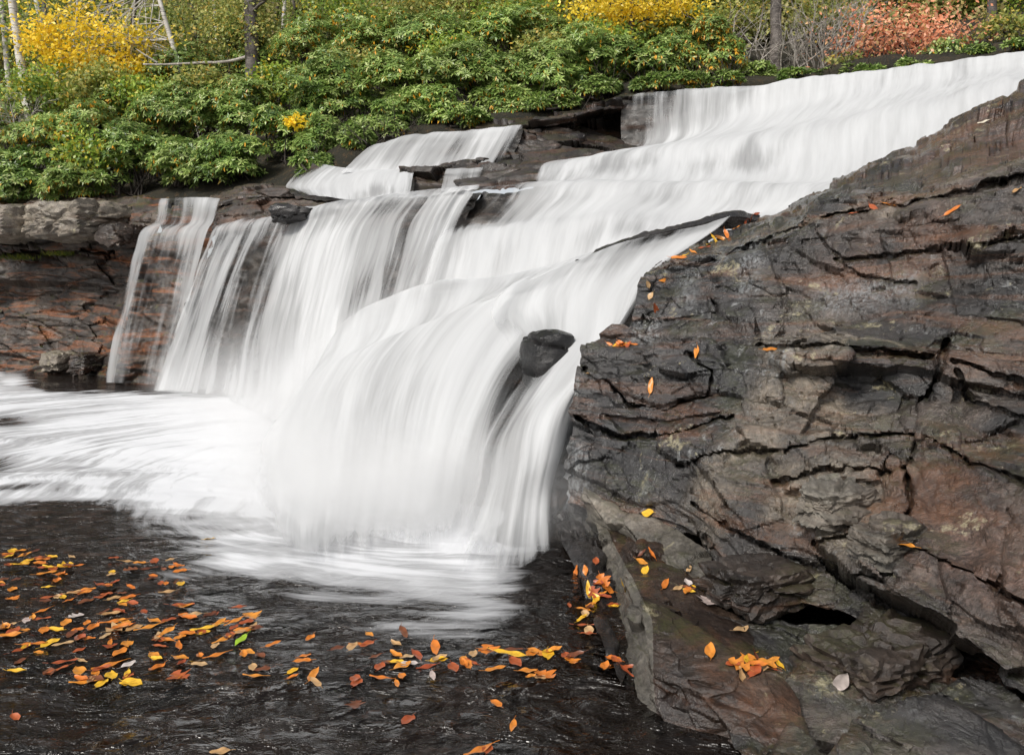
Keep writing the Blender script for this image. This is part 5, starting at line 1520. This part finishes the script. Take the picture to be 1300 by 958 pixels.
# clusters that the photograph shows on the rocks
G2 = 'fallen leaves on the rocks'
for (cx_, cy_, sx, sy, n, where, cw) in [
    (752, 748, 30, 22, 20, 'in the bright pile against the tilted slab', COLW[:3]), (748, 790, 10, 14, 6, 'below the bright pile by the tilted slab', COLW),
    (792, 438, 16, 1.5, 12, 'in the pile on the outcrop tip', COLW[:3]), (965, 845, 30, 9, 14, 'in the drift at the mossy hollow', COLW),
    (870, 745, 26, 18, 9, 'on the tilted slab in front of the outcrop', COLW), (815, 710, 12, 10, 3, 'at the top of the tilted slab', COLW),
    (780, 850, 14, 12, 6, 'in the gap left of the tilted slab', COLW[2:4] + COLW[:1]),
]:
    for _ in range(n):
        drop_leaf(random.gauss(cx_, sx * .6), random.gauss(cy_, sy * .6), pick(cw), pick(SHW), random.uniform(.6, .95), where, G2)
for (px, py, colr, shape, sc, lab) in [
    (306, 814, 'green', 'oval', 1.0, 'single bright green leaf among orange leaves on the slab'),
    (266, 685, 'golden yellow', 'oval', .9, 'lone yellow leaf floating at the edge of the white foam'),
    (552, 824, 'orange', 'long narrow', 1.2, 'big long orange leaf on the slab lip at the middle'),
    (650, 832, 'golden yellow', 'long narrow', 1.3, 'long golden leaf beside the pool edge'),
    (820, 725, 'golden yellow', 'oval', .8, 'bright yellow leaf in the middle of the tilted slab'),
    (815, 714, 'orange', 'oval', .8, 'orange leaf just above the yellow one on the tilted slab'),
    (823, 651, 'golden yellow', 'oval', 1.0, 'yellow leaf on top of the narrow stone beam'),
    (897, 765, 'pale pinkish grey', 'lobed', 1.0, 'pale pinkish leaf on the tilted slab'),
    (940, 800, 'tan', 'long narrow', 1.1, 'tan leaf at the mossy hollow'),
    (902, 829, 'orange', 'curled', .9, 'curled orange leaf near the front corner of the tilted slab'),
    (950, 838, 'golden yellow', 'long narrow', 1.2, 'long yellow leaf beside the drift at the mossy hollow'),
    (1068, 862, 'pale pinkish grey', 'oval', 1.0, 'large pale leaf at the lower edge below the hollow'),
    (1146, 693, 'orange', 'oval', 1., 'orange leaf stuck in the crack of the outcrop'),
    (884, 447, 'orange', 'long narrow', 1., 'orange leaf stuck on the outcrop below its upper step'),
    (977, 445, 'orange', 'long narrow', 1.2, 'thin orange leaf hanging on the smooth outcrop face'),
    (827, 490, 'orange', 'long narrow', 1., 'orange leaf on the crumbling stack at the outcrop tip'),
    (748, 475, 'tan', 'long narrow', .9, 'tan leaf on the outcrop tip next to the water'),
    (825, 377, 'tan', 'oval', 1., 'tan leaf on the outcrop slope beside the water'),
    (843, 356, 'orange', 'long narrow', 1., 'orange leaf on the outcrop slope near its upper edge'),
    (833, 393, 'rusty red', 'long narrow', 1.2, 'rusty leaf on the outcrop slope lower down'),
    (822, 362, 'tan', 'oval', .8, 'small tan leaf on the outcrop slope at the edge of the water'),
    (1082, 272, 'rusty red', 'oval', .9, 'rusty leaf on the upper ledge of the outcrop'),
    (1210, 268, 'orange', 'long narrow', 1., 'orange leaf on the top face of the outcrop'),
    (1250, 155, 'cream', 'long narrow', 1.2, 'cream upright flake on the high slope of the outcrop'),
    (1184, 243, 'cream', 'long narrow', .8, 'small cream flake on the outcrop ridge'),
    (1292, 242, 'tan', 'oval', .9, 'tan leaf on the outcrop at the right photo edge'),
    (975, 262, 'orange', 'long narrow', 1.3, 'orange leaf at the top of the line along the ridge'),
]:
    drop_leaf(px, py, colr, shape, sc, label=lab, group=G2)
for (px, py) in [(862, 326), (872, 322), (880, 318), (893, 313), (900, 309), (908, 305), (915, 301), (922, 296), (935, 288), (945, 282), (952, 277), (960, 270), (1110, 262), (1128, 259)]:
    drop_leaf(px, py + 2, pick(COLW[:3]), 'long narrow', random.uniform(.9, 1.4), 'in the line along the upper edge of the outcrop', G2)

# ------------------------------------------------------------------ camera, light, view
cam = bpy.data.cameras.new('camera'); co = bpy.data.objects.new('camera', cam); COL.objects.link(co)
co.location = (0, 0, CAMH); co.rotation_euler = (math.radians(90), 0, 0)
cam.sensor_width = 36; cam.lens = 36 * F / 1300; cam.shift_y = -(479 - HZ) / 1300
cam.clip_start = .05; cam.clip_end = 1000
SC.camera = co

sd = Vector((-.42, -.58, .70)).normalized()      # towards the sun
sl = bpy.data.lights.new('sun', 'SUN'); so = bpy.data.objects.new('sun', sl); COL.objects.link(so)
sl.energy = 2.2; sl.angle = math.radians(11); sl.color = (1, .95, .87)
so.rotation_euler = sd.to_track_quat('Z', 'Y').to_euler(); so.location = (-10, -10, 30)

w = bpy.data.worlds.new('World'); SC.world = w; w.use_nodes = True
nt = w.node_tree; nt.nodes.clear()
sky = nt.nodes.new('ShaderNodeTexSky'); sky.sky_type = 'NISHITA'; sky.sun_disc = False
sky.sun_elevation = math.asin(sd.z); sky.sun_rotation = math.atan2(sd.x, sd.y)
sky.dust_density = 3; sky.air_density = 1
hs = nt.nodes.new('ShaderNodeHueSaturation'); hs.inputs['Saturation'].default_value = .25
bg = nt.nodes.new('ShaderNodeBackground'); bg.inputs[1].default_value = .13
ou = nt.nodes.new('ShaderNodeOutputWorld')
nt.links.new(sky.outputs[0], hs.inputs['Color']); nt.links.new(hs.outputs[0], bg.inputs[0]); nt.links.new(bg.outputs[0], ou.inputs[0])

SC.view_settings.view_transform = 'Standard'; SC.view_settings.look = 'None'
SC.view_settings.exposure = .25; SC.view_settings.gamma = 1; SC.view_settings.use_curve_mapping = False
SC.render.engine = 'CYCLES'
SC.cycles.transparent_max_bounces = 16; SC.cycles.max_bounces = 6; SC.cycles.diffuse_bounces = 3; SC.cycles.glossy_bounces = 3
SC.cycles.use_denoising = True
SC.cycles.volume_bounces = 6; SC.cycles.max_bounces = 10
SC.cycles.sample_clamp_indirect = 6
